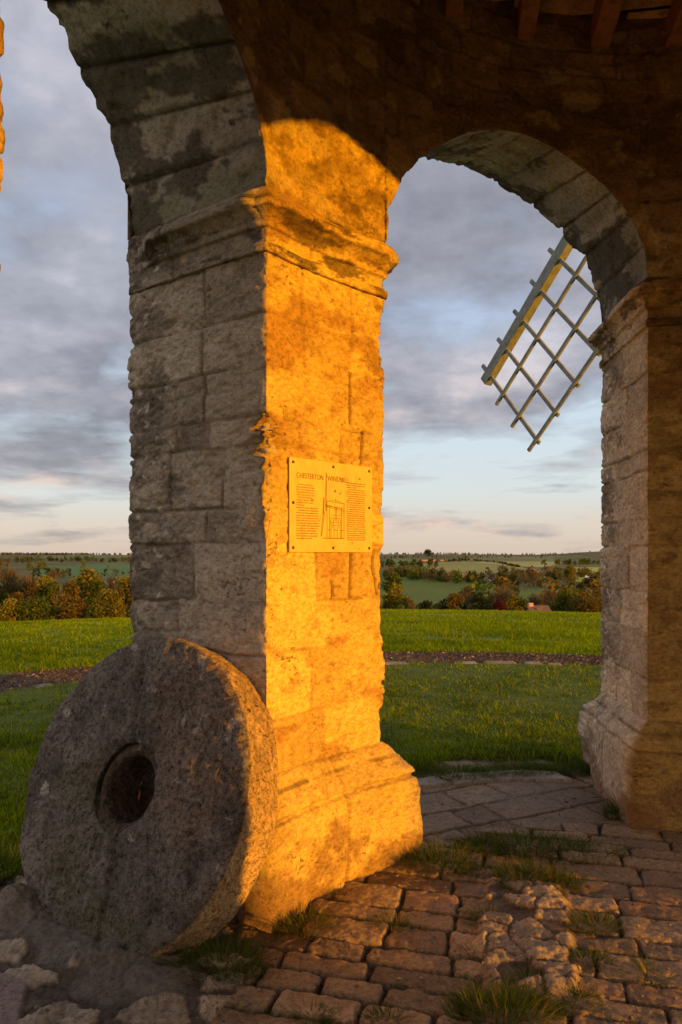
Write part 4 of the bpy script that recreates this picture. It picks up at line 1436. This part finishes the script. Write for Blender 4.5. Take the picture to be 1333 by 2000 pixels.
def build_lawns():
    # mown turf around the mill
    n = 300000
    az = RNG.uniform(R_(-33), R_(33), n)
    # density falls with distance
    y0, y1 = 3.0, 11.2
    yy = 1 / (1 / y0 + RNG.random(n) * (1 / y1 - 1 / y0))
    x = yy * np.tan(az)
    rm = np.hypot(x - CX, yy - CY)
    P3 = np.c_[x, yy, 0 * x]
    jit = 0.10 * fbm(P3, 3, 3, 610)
    m = (rm + 3.2 * jit > 3.74) & (rm + jit < 8.70)
    x, yy, rm = x[m], yy[m], rm[m]
    tus = fbm(np.c_[x, yy, 0 * x], 7.0, 3, 615) + .6 * fbm(np.c_[x, yy, 0 * x], 1.6, 3, 616)
    keep = RNG.random(len(x)) < sstep(-1.5, -.25, tus)
    x, yy, rm, tus = x[keep], yy[keep], rm[keep], tus[keep]
    n = len(x)
    pos = np.c_[x, yy, ground_z(x, yy) - 0.012]
    h = (0.9 + .6 * sstep(-.3, .5, tus)) * 0.026 + (0.65 + .7 * sstep(-.45, .6, tus)) * 0.058 * RNG.random(n) ** 2.2 * (1 + .35 * fbm(np.c_[x, yy, 0 * x], 1.5, 3, 611)) * (1 + 0.3 * np.exp(-(rm - 3.9) / .15))
    w = 0.0035 + 0.0008 * yy
    cols = grass_cols(pos, n, (0.052, 0.098, 0.003), (0.300, 0.380, 0.008), scale=3.0, seed=1)
    V, F, C_ = blades(pos, h, w, RNG.uniform(0, .5, n), RNG.uniform(.1, .8, n), RNG.uniform(0, 6.283, n), cols, 2)
    o = add_obj('lawn_grass', raw_mesh('lawn_grass', V, F, C_), M_GRASS)
    tag(o, 'short green turf around the mill', None, None, 'stuff')
    # dandelion-like specks of yellow in the turf are blades of the same sward; the crop field beyond
    n = 300000
    az = RNG.uniform(R_(-33), R_(33), n)
    y0, y1 = 9.6, 52.0
    yy = 1 / (1 / y0 + RNG.random(n) ** 0.8 * (1 / y1 - 1 / y0))
    x = yy * np.tan(az)
    rm = np.hypot(x - CX, yy - CY)
    jit = 0.15 * fbm(np.c_[x, yy, 0 * x], 1.6, 3, 612)
    m = rm + jit > 9.78
    x, yy, rm = x[m], yy[m], rm[m]
    tus = fbm(np.c_[x, yy, 0 * x], 2.6, 3, 617) + .7 * fbm(np.c_[x * .4, yy, 0 * x], 1.0, 3, 618)
    keep = RNG.random(len(x)) < sstep(-.8, .1, tus)
    x, yy, rm, tus = x[keep], yy[keep], rm[keep], tus[keep]
    n = len(x)
    pos = np.c_[x, yy, ground_z(x, yy) - 0.01]
    h = (.6 + .8 * sstep(-.4, .5, tus)) * 0.035 + 0.10 * RNG.random(n) ** 1.8 * (1 + .4 * fbm(np.c_[x * .5, yy, 0 * x], .9, 3, 613))
    w = 0.005 + 0.0008 * yy
    cols = grass_cols(pos, n, (0.095, 0.165, 0.004), (0.270, 0.360, 0.010), pdry=.03, scale=.6, seed=2)
    V, F, C_ = blades(pos, h, w, RNG.uniform(0, .4, n), RNG.uniform(.1, .8, n), RNG.uniform(0, 6.283, n), cols, 2)
    o = add_obj('field_grass', raw_mesh('field_grass', V, F, C_), M_GRASS)
    tag(o, 'young green crop growing over the hilltop field', None, None, 'stuff')
    # turned clods in the worn ring
    n = 26000
    a = RNG.uniform(R_(-62), R_(50), n)
    r = RNG.uniform(8.62, 9.9, n)
    pos = pol(r, np.degrees(a))
    pos[:, 2] = ground_z(pos[:, 0], pos[:, 1]) + 0.004
    m = np.abs(np.degrees(np.arctan2(pos[:, 0], pos[:, 1]))) < 34
    pos = pos[m]
    n = len(pos)
    base = np.array([(1, 0, 0), (-1, 0, 0), (0, 1, 0), (0, -1, 0), (0, 0, .7), (0, 0, -.7)], float)
    tri = np.array([(0, 2, 4), (2, 1, 4), (1, 3, 4), (3, 0, 4), (2, 0, 5), (1, 2, 5), (3, 1, 5), (0, 3, 5)])
    sz = RNG.gamma(2.0, .0055, n) + .004
    ang = RNG.uniform(0, 6.28, n)
    b = base[None] * (1 + RNG.uniform(-.4, .4, (n, 6, 3))) * sz[:, None, None]
    bx = b[..., 0] * np.cos(ang)[:, None] - b[..., 1] * np.sin(ang)[:, None]
    by = b[..., 0] * np.sin(ang)[:, None] + b[..., 1] * np.cos(ang)[:, None]
    V = (np.stack([bx, by, b[..., 2]], -1) + pos[:, None]).reshape(-1, 3)
    F = (tri[None] + (np.arange(n) * 6)[:, None, None]).reshape(-1, 3)
    cc = lerp((0.030, 0.020, 0.014), (0.135, 0.088, 0.058), RNG.random(n))
    st = RNG.random(n) < .05
    cc[st] = (0.30, 0.26, 0.21)
    o = add_obj('soil_clods', raw_mesh('soil_clods', V, F, np.repeat(cc, 6, 0), smooth=False), M_GROUND)
    tag(o, 'dark crumbs of turned soil and small stones in the worn ring', None, None, 'stuff')
    # flat stones that edge the worn ring on the lawn side
    parts_v, parts_f, parts_c, base_i = [], [], [], 0
    a = -66.0
    rr = random.Random(3)
    while a < 48:
        wd = rr.uniform(1.6, 4.2)
        if rr.random() < .82:
            r0 = 8.62 + rr.uniform(-.04, .04)
            ss = np.linspace(0, 1, 14)
            g = np.zeros((14, 9, 3))
            for i, s in enumerate(ss):
                for j, q in enumerate(np.linspace(0, 1, 9)):
                    g[i, j] = pol(r0 + (q - .5) * (.17 + .07 * rr.random()), a + .15 + s * (wd - .3))
                    ed = min(s * 6, (1 - s) * 6, q * 4, (1 - q) * 4, 1)
                    g[i, j, 2] = ground_z(g[i, j, 0], g[i, j, 1]) - .03 + .062 * max(0, ed) ** .5
            P = g.reshape(-1, 3)
            P[:, 2] += .012 * fbm(P, 9, 3, 640)
            i, j = np.meshgrid(np.arange(13), np.arange(8), indexing='ij')
            parts_f.append((np.stack([i * 9 + j, (i + 1) * 9 + j, (i + 1) * 9 + j + 1, i * 9 + j + 1], -1).reshape(-1, 4))[:, ::-1] + base_i)
            parts_v.append(P)
            parts_c.append(np.tile(np.array((.22, .172, .125)) * rr.uniform(.6, 1.15), (len(P), 1)) * (1 + .3 * fbm(P, 12, 3, 641))[:, None])
            base_i += len(P)
        a += wd
    o = add_obj('path_edging', raw_mesh('path_edging', np.concatenate(parts_v), np.concatenate(parts_f), np.clip(np.concatenate(parts_c), .02, .6)), M_PAVE)
    tag(o, kind='structure')


TUFTS = [  # photo x, y of the foot; spread (m); height (m); blades; label; dry share
    (862, 1690, .13, .14, 420, 'bushy grass tuft at the right foot of the sunlit pier', .10),
    (668, 1752, .05, .06, 120, 'small reddish weed growing out of the sunlit plinth foot', .65),
    (592, 1812, .09, .11, 200, 'half-dry straggling grass at the corner of the sunlit plinth', .35),
    (765, 1806, .06, .06, 110, 'little grass tuft in a sett joint in front of the sunlit plinth', .10),
    (432, 1890, .12, .13, 380, 'dark grass clump beside the foot of the millstone', .05),
    (60, 1862, .05, .03, 90, 'tiny green weeds in the earth left of the millstone foot', .05),
    (252, 1935, .06, .03, 110, 'low moss and grass on the mortar in front of the millstone', .30),
    (940, 1655, .10, .09, 300, 'low grass where the flagstones meet the setts, pier side', .05),
    (1030, 1655, .16, .10, 520, 'wide dark grass mat between the flagstones and the setts', .04),
    (1120, 1668, .14, .09, 420, 'dark grass mat next to the shaded pier, edge of the setts', .04),
    (1030, 1715, .13, .10, 420, 'sunlit grass clump behind the raised rubble stones', .18),
    (1095, 1722, .08, .07, 220, 'small grass clump at the far right corner of the rubble', .12),
    (940, 1702, .09, .05, 200, 'thin grass in the joints behind the rubble patch', .15),
    (950, 1795, .07, .06, 190, 'grass tuft on the pier side of the rubble patch', .15),
    (938, 1858, .05, .05, 130, 'short grass in the joint by the rubble middle', .15),
    (1158, 1805, .09, .06, 240, 'low grass tuft on the wall side of the rubble patch', .15),
    (1150, 1872, .06, .05, 150, 'small weeds by the lower wall side of the rubble', .20),
    (1035, 1920, .07, .06, 190, 'grass between two rubble stones near the camera', .15),
    (1110, 1950, .09, .06, 260, 'grass along the near edge of the rubble patch', .15),
    (985, 1985, .15, .09, 560, 'thick sunlit grass clump in front of the rubble', .12),
    (612, 1985, .05, .05, 140, 'leafy weed in a sett joint at the bottom edge', .05),
    (752, 1990, .05, .05, 140, 'compact grass tuft between setts at the bottom edge', .10),
    (1268, 1905, .05, .10, 26, 'single tall grass stem sprouting from the setts', .25),
    (1228, 1590, .12, .12, 380, 'grass strip growing along the shaded pier plinth', .04),
    (1180, 1500, .20, .13, 520, 'shaggy grass beside the outer corner of the shaded pier', .04),
    (880, 1512, .18, .09, 520, 'grass band between two rows of pale slabs, sunlit pier end', .04),
    (1010, 1506, .17, .08, 480, 'grass band between two rows of pale slabs, middle', .04),
    (1095, 1505, .15, .09, 420, 'grass band between two rows of pale slabs, shaded pier end', .04),
    (14, 1700, .15, .13, 420, 'taller grass left of the millstone at the lawn edge', .04),
    (930, 1960, .06, .06, 150, 'small tuft at the near left corner of the rubble', .12),
]


def build_tufts():
    for k, (x, y, spread, hh, n, label, dry) in enumerate(TUFTS):
        c = px_ground(x, y)
        r = np.random.default_rng(900 + k)
        rad = spread * np.sqrt(r.random(n))
        a = r.uniform(0, 6.283, n)
        wide = 1.9 if 'band' in label or 'mat' in label else 1.15
        pos = np.c_[rad * np.cos(a) * wide, rad * np.sin(a) * .75, np.full(n, -.015)]
        n = int(n * (4.0 if 'band' in label else 1.7))
        rad = spread * 1.15 * np.sqrt(r.random(n))
        a = r.uniform(0, 6.283, n)
        pos = np.c_[rad * np.cos(a) * wide, rad * np.sin(a) * .75, np.full(n, -.02)]
        h = 1.3 * hh * r.uniform(.35, 1.05, n) * (1 - .40 * (rad / spread / 1.15) ** 2)
        cols = lerp((0.040, 0.075, 0.012), (0.14, 0.20, 0.035), r.random(n))
        m = r.random(n) < dry
        cols[m] = lerp((0.24, 0.15, 0.06), (0.36, 0.25, 0.11), r.random(m.sum()))
        V, F, C_ = blades(pos, h, r.uniform(.0022, .0045, n) * (1.8 if n < 60 else 1), r.uniform(.05, .55, n) * (.4 + rad / spread), r.uniform(.2, 1.1, n), a + r.normal(0, .7, n), cols, 3)
        o = add_obj('grass_tuft', raw_mesh('grass_tuft', V, F, C_), M_GRASS)
        o.location = (c[0], c[1], 0.0)
        tag(o, label, 'grass tuft', 'grass tufts in the paving')
    # one dry stalk by the worn ring
    c = px_ground(18, 1344)
    V, F, C_ = blades(np.zeros((3, 3)), np.array([.17, .12, .09]), np.array([.022, .015, .012]), np.array([.45, .2, -.3]), np.array([.1, .2, .2]), np.array([.2, .3, .1]), np.tile((.45, .36, .16), (3, 1)), 3)
    o = add_obj('dry_stalk', raw_mesh('dry_stalk', V, F, C_), M_GRASS)
    o.location = (c[0], c[1], float(ground_z(c[0], c[1])))
    tag(o, 'pale dry stalk standing at the edge of the dark earth ring', 'plant')


# ------------------------------------------------------------------ trees
def crown_mesh(r, kind, H, Wd):
    """leaf-clump faces spread through lobes; H, Wd in metres; foot at z=0"""
    spec = {
        'green': ((0.042, 0.066, 0.010), (0.120, 0.150, 0.022), 1.0),
        'gold': ((0.080, 0.075, 0.010), (0.250, 0.225, 0.028), 1.0),
        'brown': ((0.075, 0.060, 0.028), (0.165, 0.130, 0.062), 0.6),
        'rust': ((0.070, 0.055, 0.014), (0.180, 0.135, 0.030), .9),
        'copper': ((0.060, 0.014, 0.012), (0.130, 0.030, 0.022), 1.0),
        'dark': ((0.022, 0.030, 0.010), (0.055, 0.065, 0.020), 1.0),
    }[kind]
    lobes = []
    nl = r.integers(14, 20)
    for _ in range(nl):
        t = r.random()
        z = H * (0.10 + 0.78 * t)
        rr_ = Wd * .5 * math.sin(math.pi * (0.26 + 0.66 * t)) * r.uniform(.25, .75)
        a = r.uniform(0, 6.283)
        lobes.append((rr_ * math.cos(a), rr_ * math.sin(a), z, Wd * r.uniform(.18, .30)))
    n = int(3600 * spec[2])
    li = r.integers(0, nl, n)
    L = np.array(lobes)[li]
    d = r.normal(0, 1, (n, 3))
    d /= np.linalg.norm(d, axis=1, keepdims=True)
    rad = L[:, 3] * r.random(n) ** .45
    c = L[:, :3] + d * rad[:, None] * np.array([1, 1, .85])
    c[:, 2] = np.clip(c[:, 2], H * .06, None)
    s = np.sqrt(H * Wd) * r.uniform(.018, .042, n)
    u = r.normal(0, 1, (n, 3)); u /= np.linalg.norm(u, axis=1, keepdims=True)
    v = np.cross(u, r.normal(0, 1, (n, 3))); v /= np.linalg.norm(v, axis=1, keepdims=True)
    if kind == 'brown':
        u = d * .6 + np.array([0, 0, .7]); u /= np.linalg.norm(u, axis=1, keepdims=True)
        q = [c - u * (s * 1.8)[:, None], c + v * (s * .30)[:, None], c + u * (s * 1.8)[:, None], c - v * (s * .30)[:, None]]
    else:
        q = [c - u * s[:, None], c - v * (s * .8)[:, None], c + u * s[:, None], c + v * (s * .8)[:, None]]
    V = np.stack(q, 1).reshape(-1, 3)
    F = np.arange(4 * n).reshape(-1, 4)
    lt = r.random(nl)[li]
    col = lerp(spec[0], spec[1], np.clip(.25 + .5 * lt + r.normal(0, .22, n), 0, 1))
    return V, F, np.repeat(col, 4, 0)


def trunk_mesh(r, H, Wd, bare):
    V, F, base = [], [], 0
    def limb(a, b, r0, r1, m=5, k=6):
        nonlocal base
        a, b = np.array(a), np.array(b)
        ax = unit(b - a)
        e1 = unit(np.cross(ax, (0.3, .9, .2)))
        e2 = np.cross(ax, e1)
        bow = r.normal(0, 1, 3) * np.linalg.norm(b - a) * .05
        for i in range(m):
            t = i / (m - 1)
            q = a + (b - a) * t + bow * math.sin(math.pi * t)
            rr_ = r0 + (r1 - r0) * t
            for j in range(k):
                th = 2 * math.pi * j / k
                V.append(q + e1 * rr_ * math.cos(th) + e2 * rr_ * math.sin(th))
        for i in range(m - 1):
            for j in range(k):
                F.append((base + i * k + j, base + i * k + (j + 1) % k, base + (i + 1) * k + (j + 1) % k, base + (i + 1) * k + j))
        base += m * k
    rt = H * .022
    limb((0, 0, -1.0), (r.normal(0, .2), r.normal(0, .2), H * .55), rt, rt * .45)
    for _ in range(14 if bare else 7):
        z = H * r.uniform(.22, .55)
        a = r.uniform(0, 6.283)
        o = Wd * r.uniform(.2, .45)
        e = (o * math.cos(a), o * math.sin(a), min(H * .96, z + H * r.uniform(.2, .42)))
        limb((0, 0, z), e, rt * .42, rt * .08, 4, 5)
    return np.array(V), np.array(F)


def make_tree(x, ytop, ybase, wpx, dist, kind, label, cat='tree', group=None):
    """a tree whose top shows at photo row ytop; it stands on the ground at the given distance"""
    k = (x - PX0) / FPX
    Y = dist / math.hypot(k, 1)
    X = k * Y
    zt = EYE + (PY0 - ytop) / FPX * Y
    zg = float(ground_z(X, Y))
    zb = zg if ybase is None else max(zg, EYE + (PY0 - ybase) / FPX * Y)
    H = zt - zg
    Wd = 1.28 * wpx / FPX * Y
    r = np.random.default_rng(int(x * 31 + ytop * 7))
    root = empty('tree' if cat == 'tree' else 'shrub', (X, Y, zg))
    tag(root, label, cat, group)
    V, F, C_ = crown_mesh(r, kind, H, Wd)
    add_obj('crown', raw_mesh('crown', V, F, C_, smooth=False), M_LEAF, root)
    V, F = trunk_mesh(r, H, Wd, kind == 'brown')
    add_obj('trunk', raw_mesh('trunk', V, F), M_BARK, root)
    return root


TREES = [  # x, top, None, width px, distance, kind, label
    (12, 1160, 46, 118, 'gold', 'yellow-green bush at the left edge of the wood, lowest there'),
    (68, 1170, 62, 118, 'green', 'low rounded olive green bush in front of the brown wood'),
    (18, 1110, 66, 165, 'brown', 'bare brown twiggy tree at the far left of the wood'),
    (62, 1114, 56, 160, 'brown', 'bare brown tree behind the low olive bush'),
    (94, 1112, 40, 150, 'gold', 'golden domed tree left of the dark green one in the wood'),
    (106, 1128, 34, 135, 'green', 'narrow dark green tree in the middle of the left wood'),
    (134, 1124, 50, 140, 'rust', 'orange-brown tree right of the dark green one'),
    (172, 1111, 66, 158, 'gold', 'broad golden tree, the tallest dome of the left wood'),
    (192, 1132, 44, 138, 'green', 'green tree under the right flank of the broad golden dome'),
    (140, 1158, 56, 120, 'rust', 'low rust-coloured thicket below the broad golden dome'),
    (214, 1156, 58, 118, 'gold', 'rounded yellow-green bush before the pillar side of the wood'),
    (222, 1122, 40, 160, 'brown', 'bare brown tree next to the big pier in the left wood'),
    (248, 1119, 44, 150, 'gold', 'golden tree half hidden by the big pier'),
    (34, 1150, 46, 128, 'rust', 'rusty thicket between the yellow bush and the olive bush'),
    (776, 1134, 44, 150, 'gold', 'round golden willow beside the sunlit pier edge'),
    (766, 1110, 40, 260, 'green', 'green tree above the round golden willow'),
    (802, 1170, 18, 140, 'gold', 'small golden sapling right of the round willow'),
    (758, 1176, 26, 130, 'dark', 'dark shrub under the round golden willow'),
    (833, 1174, 28, 140, 'dark', 'dark hedge bush between the sapling and the brown round tree'),
    (858, 1177, 30, 142, 'green', 'low green hedge bush left of the brown round tree'),
    (888, 1158, 38, 140, 'rust', 'dark brown rounded tree in the hedge below the green field'),
    (914, 1142, 34, 150, 'brown', 'tall bare tree with ivied stem in the hedge'),
    (940, 1160, 36, 142, 'dark', 'dense dark green tree right of the tall bare tree'),
    (986, 1146, 52, 155, 'brown', 'wide bare spreading tree above the copper bush'),
    (976, 1171, 26, 130, 'copper', 'copper-red bush in the hedge'),
    (1004, 1160, 32, 138, 'gold', 'yellow-green tree right of the copper bush'),
    (1024, 1166, 26, 138, 'green', 'small green tree right of the yellow-green one'),
    (1046, 1158, 34, 150, 'brown', 'thin bare tree above the brick chimney stack'),
    (1072, 1150, 40, 155, 'brown', 'bare brown tree right of the brick chimney stack'),
    (1104, 1150, 60, 145, 'green', 'large olive green tree in the hedge near the shaded pier'),
    (1144, 1154, 56, 140, 'rust', 'brown-gold thicket touching the shaded pier'),
    (1172, 1150, 44, 150, 'rust', 'reddish thicket half behind the shaded pier'),
    (1134, 1136, 30, 230, 'dark', 'dark conifer above the brown-gold thicket'),
    (1114, 1104, 26, 700, 'gold', 'golden tree on the slope under the wooded ridge'),
    (836, 1074, 14, 2600, 'dark', 'lone round tree standing up on the skyline ridge'),
]

WOODS = [  # outline strokes in the photo, tree height m, kind mix, per-metre density, row jitter m, label
    ([(735, 138), (830, 140), (960, 138), (1060, 142), (1190, 138)], 3.6, ('dark', 'green', 'brown', 'dark'), 2.0, 2.5, 'hedge along the foot of the hilltop field'),
    ([(985, 165), (1080, 160), (1200, 165)], 8.5, ('brown', 'rust', 'green'), .55, 9, 'brown thicket behind the hedge by the shaded pier'),
    ([(-60, 152), (60, 150), (160, 152), (290, 150)], 9.0, ('brown', 'rust', 'dark', 'green', 'brown'), 1.5, 9, 'brown undergrowth filling the wood below the brow'),
    ([(738, 1128), (790, 1124), (850, 1131), (905, 1138), (940, 1136)], 11, ('green', 'brown', 'dark'), .30, 30, 'belt of mixed trees across the green slope'),
    ([(760, 1106), (800, 1110)], 12, ('green', 'dark'), .25, 60, 'clump of trees over the green slope'),
    ([(930, 1134), (1000, 1136), (1060, 1142), (1130, 1146), (1200, 1150)], 11, ('brown', 'green', 'dark', 'brown'), .34, 60, 'wooded belt around the village houses'),
    ([(980, 1124), (1040, 1124), (1110, 1130), (1190, 1134)], 12, ('brown', 'dark', 'green', 'rust'), .22, 70, 'village trees above the wooded belt'),
    ([(810, 1098), (880, 1097), (925, 1094)], 8, ('dark', 'green'), .10, 25, 'hedgerow above the olive field'),
    ([(925, 1095), (975, 1099), (1012, 1108)], 5, ('dark',), .16, 6, 'dark hedge round the pale field'),
    ([(1080, 1103), (1120, 1102), (1190, 1100)], 12, ('green', 'dark'), .14, 60, 'green wood under the ridge near the shaded pier'),
    ([(1085, 1118), (1130, 1120), (1190, 1122)], 8, ('dark', 'brown'), .14, 20, 'hedge between two bright fields'),
    ([(740, 1092), (800, 1089), (900, 1090), (1000, 1089), (1080, 1090)], 8, ('dark', 'brown'), .05, 40, 'thin hedgerows on the upper slope'),
    ([(735, 1083), (850, 1083), (950, 1084), (1090, 1084)], 11, ('dark', 'brown'), .16, 80, 'tree line along the skyline ridge'),
    ([(1085, 1078), (1130, 1076), (1200, 1076)], 16, ('dark',), .08, 160, 'dark wood on the highest ridge'),
    ([(-20, 1084), (80, 1083), (160, 1084), (280, 1084)], 12, ('dark', 'brown'), .20, 120, 'dark wood along the skyline ridge'),
    ([(-20, 1100), (80, 1096), (160, 1094), (280, 1098)], 13, ('brown', 'green', 'dark'), .12, 130, 'brown mixed wood in the valley'),
    ([(-20, 1112), (40, 1112), (75, 1112)], 13, ('brown', 'green'), .20, 120, 'brown wood end beside the blue-green field'),
    ([(-20, 1126), (60, 1126), (160, 1128), (280, 1126)], 10, ('brown', 'dark'), .22, 60, 'dark hedge behind the golden wood'),
]


def build_woods():
    for k, (stroke, hh, kinds, dens, jit, label) in enumerate(WOODS):
        r = np.random.default_rng(1200 + k)
        pts = [px_far(x, y)[0] if y > 900 else np.array([(x - PX0) / FPX * y, y, 0.0]) for x, y in stroke]   # y under 900: a distance in metres
        Vs, Fs, Cs, base = [], [], [], 0
        protos = []
        for kk in kinds:
            v, f, c = crown_mesh(r, kk, 1.0, .95)
            m = r.choice(len(f), 170, replace=False)
            idx = f[m].ravel()
            vv = v[idx].reshape(-1, 4, 3)
            ce = vv.mean(1, keepdims=True)
            protos.append(((ce + (vv - ce) * 2.3).reshape(-1, 3), c[idx]))
        count = 0
        for a, b in zip(pts[:-1], pts[1:]):
            L = np.linalg.norm((b - a)[:2])
            for _ in range(max(3, int(L * dens))):
                if count > 620:
                    break
                count += 1
                t = r.random()
                q = a[:2] + (b - a)[:2] * t + r.normal(0, jit, 2) * .5
                z = float(ground_z(q[0], q[1]))
                h = hh * r.uniform(.6, 1.2)
                v, c = protos[r.integers(len(protos))]
                an = r.uniform(0, 6.283)
                ca, sa = math.cos(an), math.sin(an)
                w = h * r.uniform(.8, 1.3)
                V = np.c_[(v[:, 0] * ca - v[:, 1] * sa) * w + q[0], (v[:, 0] * sa + v[:, 1] * ca) * w + q[1], v[:, 2] * h * 1.05 - .08 * h + z]
                Vs.append(V)
                Cs.append(c * r.uniform(.7, 1.2))
                Fs.append(np.arange(len(V)).reshape(-1, 4) + base)
                base += len(V)
        o = add_obj('far_woods', raw_mesh('far_woods', np.concatenate(Vs), np.concatenate(Fs), np.concatenate(Cs), smooth=False), M_LEAF)
        tag(o, label, None, None, 'stuff')


# ------------------------------------------------------------------ houses on the far slope
M_BRICK = mat_plain('red_brick', (0.40, 0.15, 0.075), .9, .15, .8, 0)
M_BRICK2 = mat_plain('pale_brick', (0.42, 0.27, 0.20), .9, .15, .8, 0)
M_WHITE = mat_plain('white_render', (0.62, 0.58, 0.52), .9, .08, .8, 0)
M_STEEL = mat_plain('grey_sheet_roof', (0.22, 0.20, 0.20), .7, .12, .5, 0)
M_TILE = mat_plain('dark_tile_roof', (0.13, 0.075, 0.055), .9, .2, .8, 0)
M_GLASS = mat_plain('window_glass', (0.03, 0.035, 0.04), .2, .1, 1.0, 0)
M_DOORW = mat_plain('painted_door', (0.10, 0.09, 0.08), .6, .1, 1.0, 0)


def house(x, y, w, d, eh, rh, yaw, wall, roof, label, cat='house', chim=1, name='house', dist=None, wins=3):
    if dist is None:
        p, dd = px_far(x, y)
    else:
        k = (x - PX0) / FPX
        Y = dist / math.hypot(k, 1)
        p = np.array([k * Y, Y, float(ground_z(k * Y, Y))])
    root = empty(name, tuple(p))
    root.rotation_euler = (0, 0, yaw)
    tag(root, label, cat)
    ex, ey = np.array([1., 0, 0]), np.array([0, 1., 0])
    hw, hd = w / 2, d / 2
    v = [(-hw, -hd, -1), (hw, -hd, -1), (hw, hd, -1), (-hw, hd, -1), (-hw, -hd, eh), (hw, -hd, eh), (hw, hd, eh), (-hw, hd, eh), (-hw, 0, eh + rh), (hw, 0, eh + rh)]
    me = bpy.data.meshes.new('wall')
    me.from_pydata(v, [], [(0, 1, 5, 4), (2, 3, 7, 6), (1, 2, 6, 9, 5), (3, 0, 4, 8, 7)])
    add_obj('wall', me, wall, root)
    bx = Boxes()
    ov = .35
    sl = math.hypot(hd, rh)
    for s in (-1, 1):
        dv = unit((0, s * hd, -rh))
        nv = unit((0, s * rh, hd))
        c = np.array([0, s * hd / 2, eh + rh / 2]) + dv * ov / 2 + nv * .1
        bx.box(c, ex, hw + ov, dv, sl / 2 + ov / 2, nv, .08)
    rf = bx.build('roof', roof, root)
    for q in range(chim):
        cx = (-hw * .8, hw * .8, 0)[q]
        Boxes().box((cx, 0, eh + rh + .15), ex, min(.45, w * .13), ey, .3, UP, min(.95, rh * .6)).build('chimney', wall, rf)
    for q in range(wins):
        cx = -hw + w * (q + .5) / wins
        for zz in ([eh * .28, eh * .76] if eh > 4 else [eh * .5]):
            Boxes().box((cx, -hd - .02, zz), ex, .5, ey, .04, UP, .6).build('window', M_GLASS, root)
    Boxes().box((-hw + w / wins, -hd - .03, 1.0), ex, .45, ey, .05, UP, 1.0).build('door', M_DOORW, root)
    return root


def build_houses():
    house(1072, 1119, 9, 7, 5.2, 3.2, R_(-20), M_BRICK, M_TILE, 'red brick house with a steep roof among the village trees', chim=2)
    house(1042, 1121, 11, 7, 3.6, 2.6, R_(25), M_BRICK2, M_TILE, 'long pinkish brick house left of the red brick house', chim=1)
    house(913, 1128, 24, 9, 3.2, 1.7, R_(12), M_BRICK2, M_STEEL, 'long low barn with a grey roof at the foot of the olive field', 'barn', 0, 'barn', wins=5)
    house(957, 1134, 11, 8, 3.8, 2.8, R_(-30), M_WHITE, M_TILE, 'dark-roofed house with a pale gable right of the long barn', chim=1)
    house(1150, 1135, 6, 5, 3.4, 1.6, R_(-25), M_WHITE, M_WHITE, 'small white house by the shaded pier', chim=1, wins=2)
    for i, (x, w) in enumerate(((828, 20), (848, 22), (868, 20))):
        house(x, 1096, w, 9, 3.5, 2.2, R_(5), M_BRICK2, M_TILE, ('pinkish farm building, nearest the sunlit pier of the row on the slope', 'pinkish farm building in the middle of the row on the slope', 'pinkish farm building at the far end of the row on the slope')[i], 'farm building', 0, 'farm_building', wins=4)
    # chimney stack and ridge of a cottage just below the brow
    house(1050, 0, 2.5, 1.9, 1.45, 0.6, R_(4), M_BRICK2, M_TILE, 'small brick outbuilding just below the brow, only roof and stack showing', 'outbuilding', 1, 'outbuilding', dist=104, wins=2)


def build_grit():
    n = 5200
    r = np.random.default_rng(77)
    p = np.stack([r.uniform(-1.5, 2.6, n), r.uniform(2.25, 4.9, n)], -1)
    a = R_(-14.5)
    m = np.hypot(p[:, 0] - CX, p[:, 1] - CY) < 3.5
    cl = fbm(np.c_[p, 0 * p[:, 0]], 2.5, 3, 700)
    m &= r.random(n) < np.clip(.35 + cl, .05, 1)
    p = p[m]
    n = len(p)
    gi = np.clip(((p[:, 0] + 1.75) / 0.0085).astype(int), 0, None)
    base = np.array([(1, 0, 0), (-1, 0, 0), (0, 1, 0), (0, -1, 0), (0, 0, .7), (0, 0, -.7)], float)
    tri = np.array([(0, 2, 4), (2, 1, 4), (1, 3, 4), (3, 0, 4), (2, 0, 5), (1, 2, 5), (3, 1, 5), (0, 3, 5)])
    sz = r.gamma(2.0, .0016, n) + .0018
    b = base[None] * (1 + r.uniform(-.4, .4, (n, 6, 3))) * sz[:, None, None]
    z = PAVE_H(p) + sz * .3
    V = (b + np.c_[p, z][:, None]).reshape(-1, 3)
    F = (tri[None] + (np.arange(n) * 6)[:, None, None]).reshape(-1, 3)
    cc = lerp((0.10, 0.075, 0.05), (0.34, 0.28, 0.21), r.random(n) ** 1.5)
    o = add_obj('gravel', raw_mesh('gravel', V, F, np.repeat(cc, 6, 0), smooth=False), M_PAVE)
    tag(o, 'loose grit and small chips scattered over the setts', None, None, 'stuff')


def main():
    build_pier(0, 'big pier with a sunlit inner face', True)
    build_pier(1, 'shaded pier by the sail', True)
    build_pier(5, 'pier at the edge of view', True)
    for k in (2, 3, 4):
        build_pier(k, 'pier behind the viewer', False)
    build_drum()
    build_floor_timbers()
    build_sail()
    build_plaque()
    build_millstone()
    build_paving()
    build_grit()
    build_terrain()
    build_lawns()
    build_tufts()
    for x, yt, w, d, kind, label in TREES:
        make_tree(x, yt, None, w, d, kind, label, 'shrub' if ('bush' in label or 'thicket' in label or 'shrub' in label) else 'tree', 'trees and bushes below the brow')
    build_woods()
    build_houses()


main()
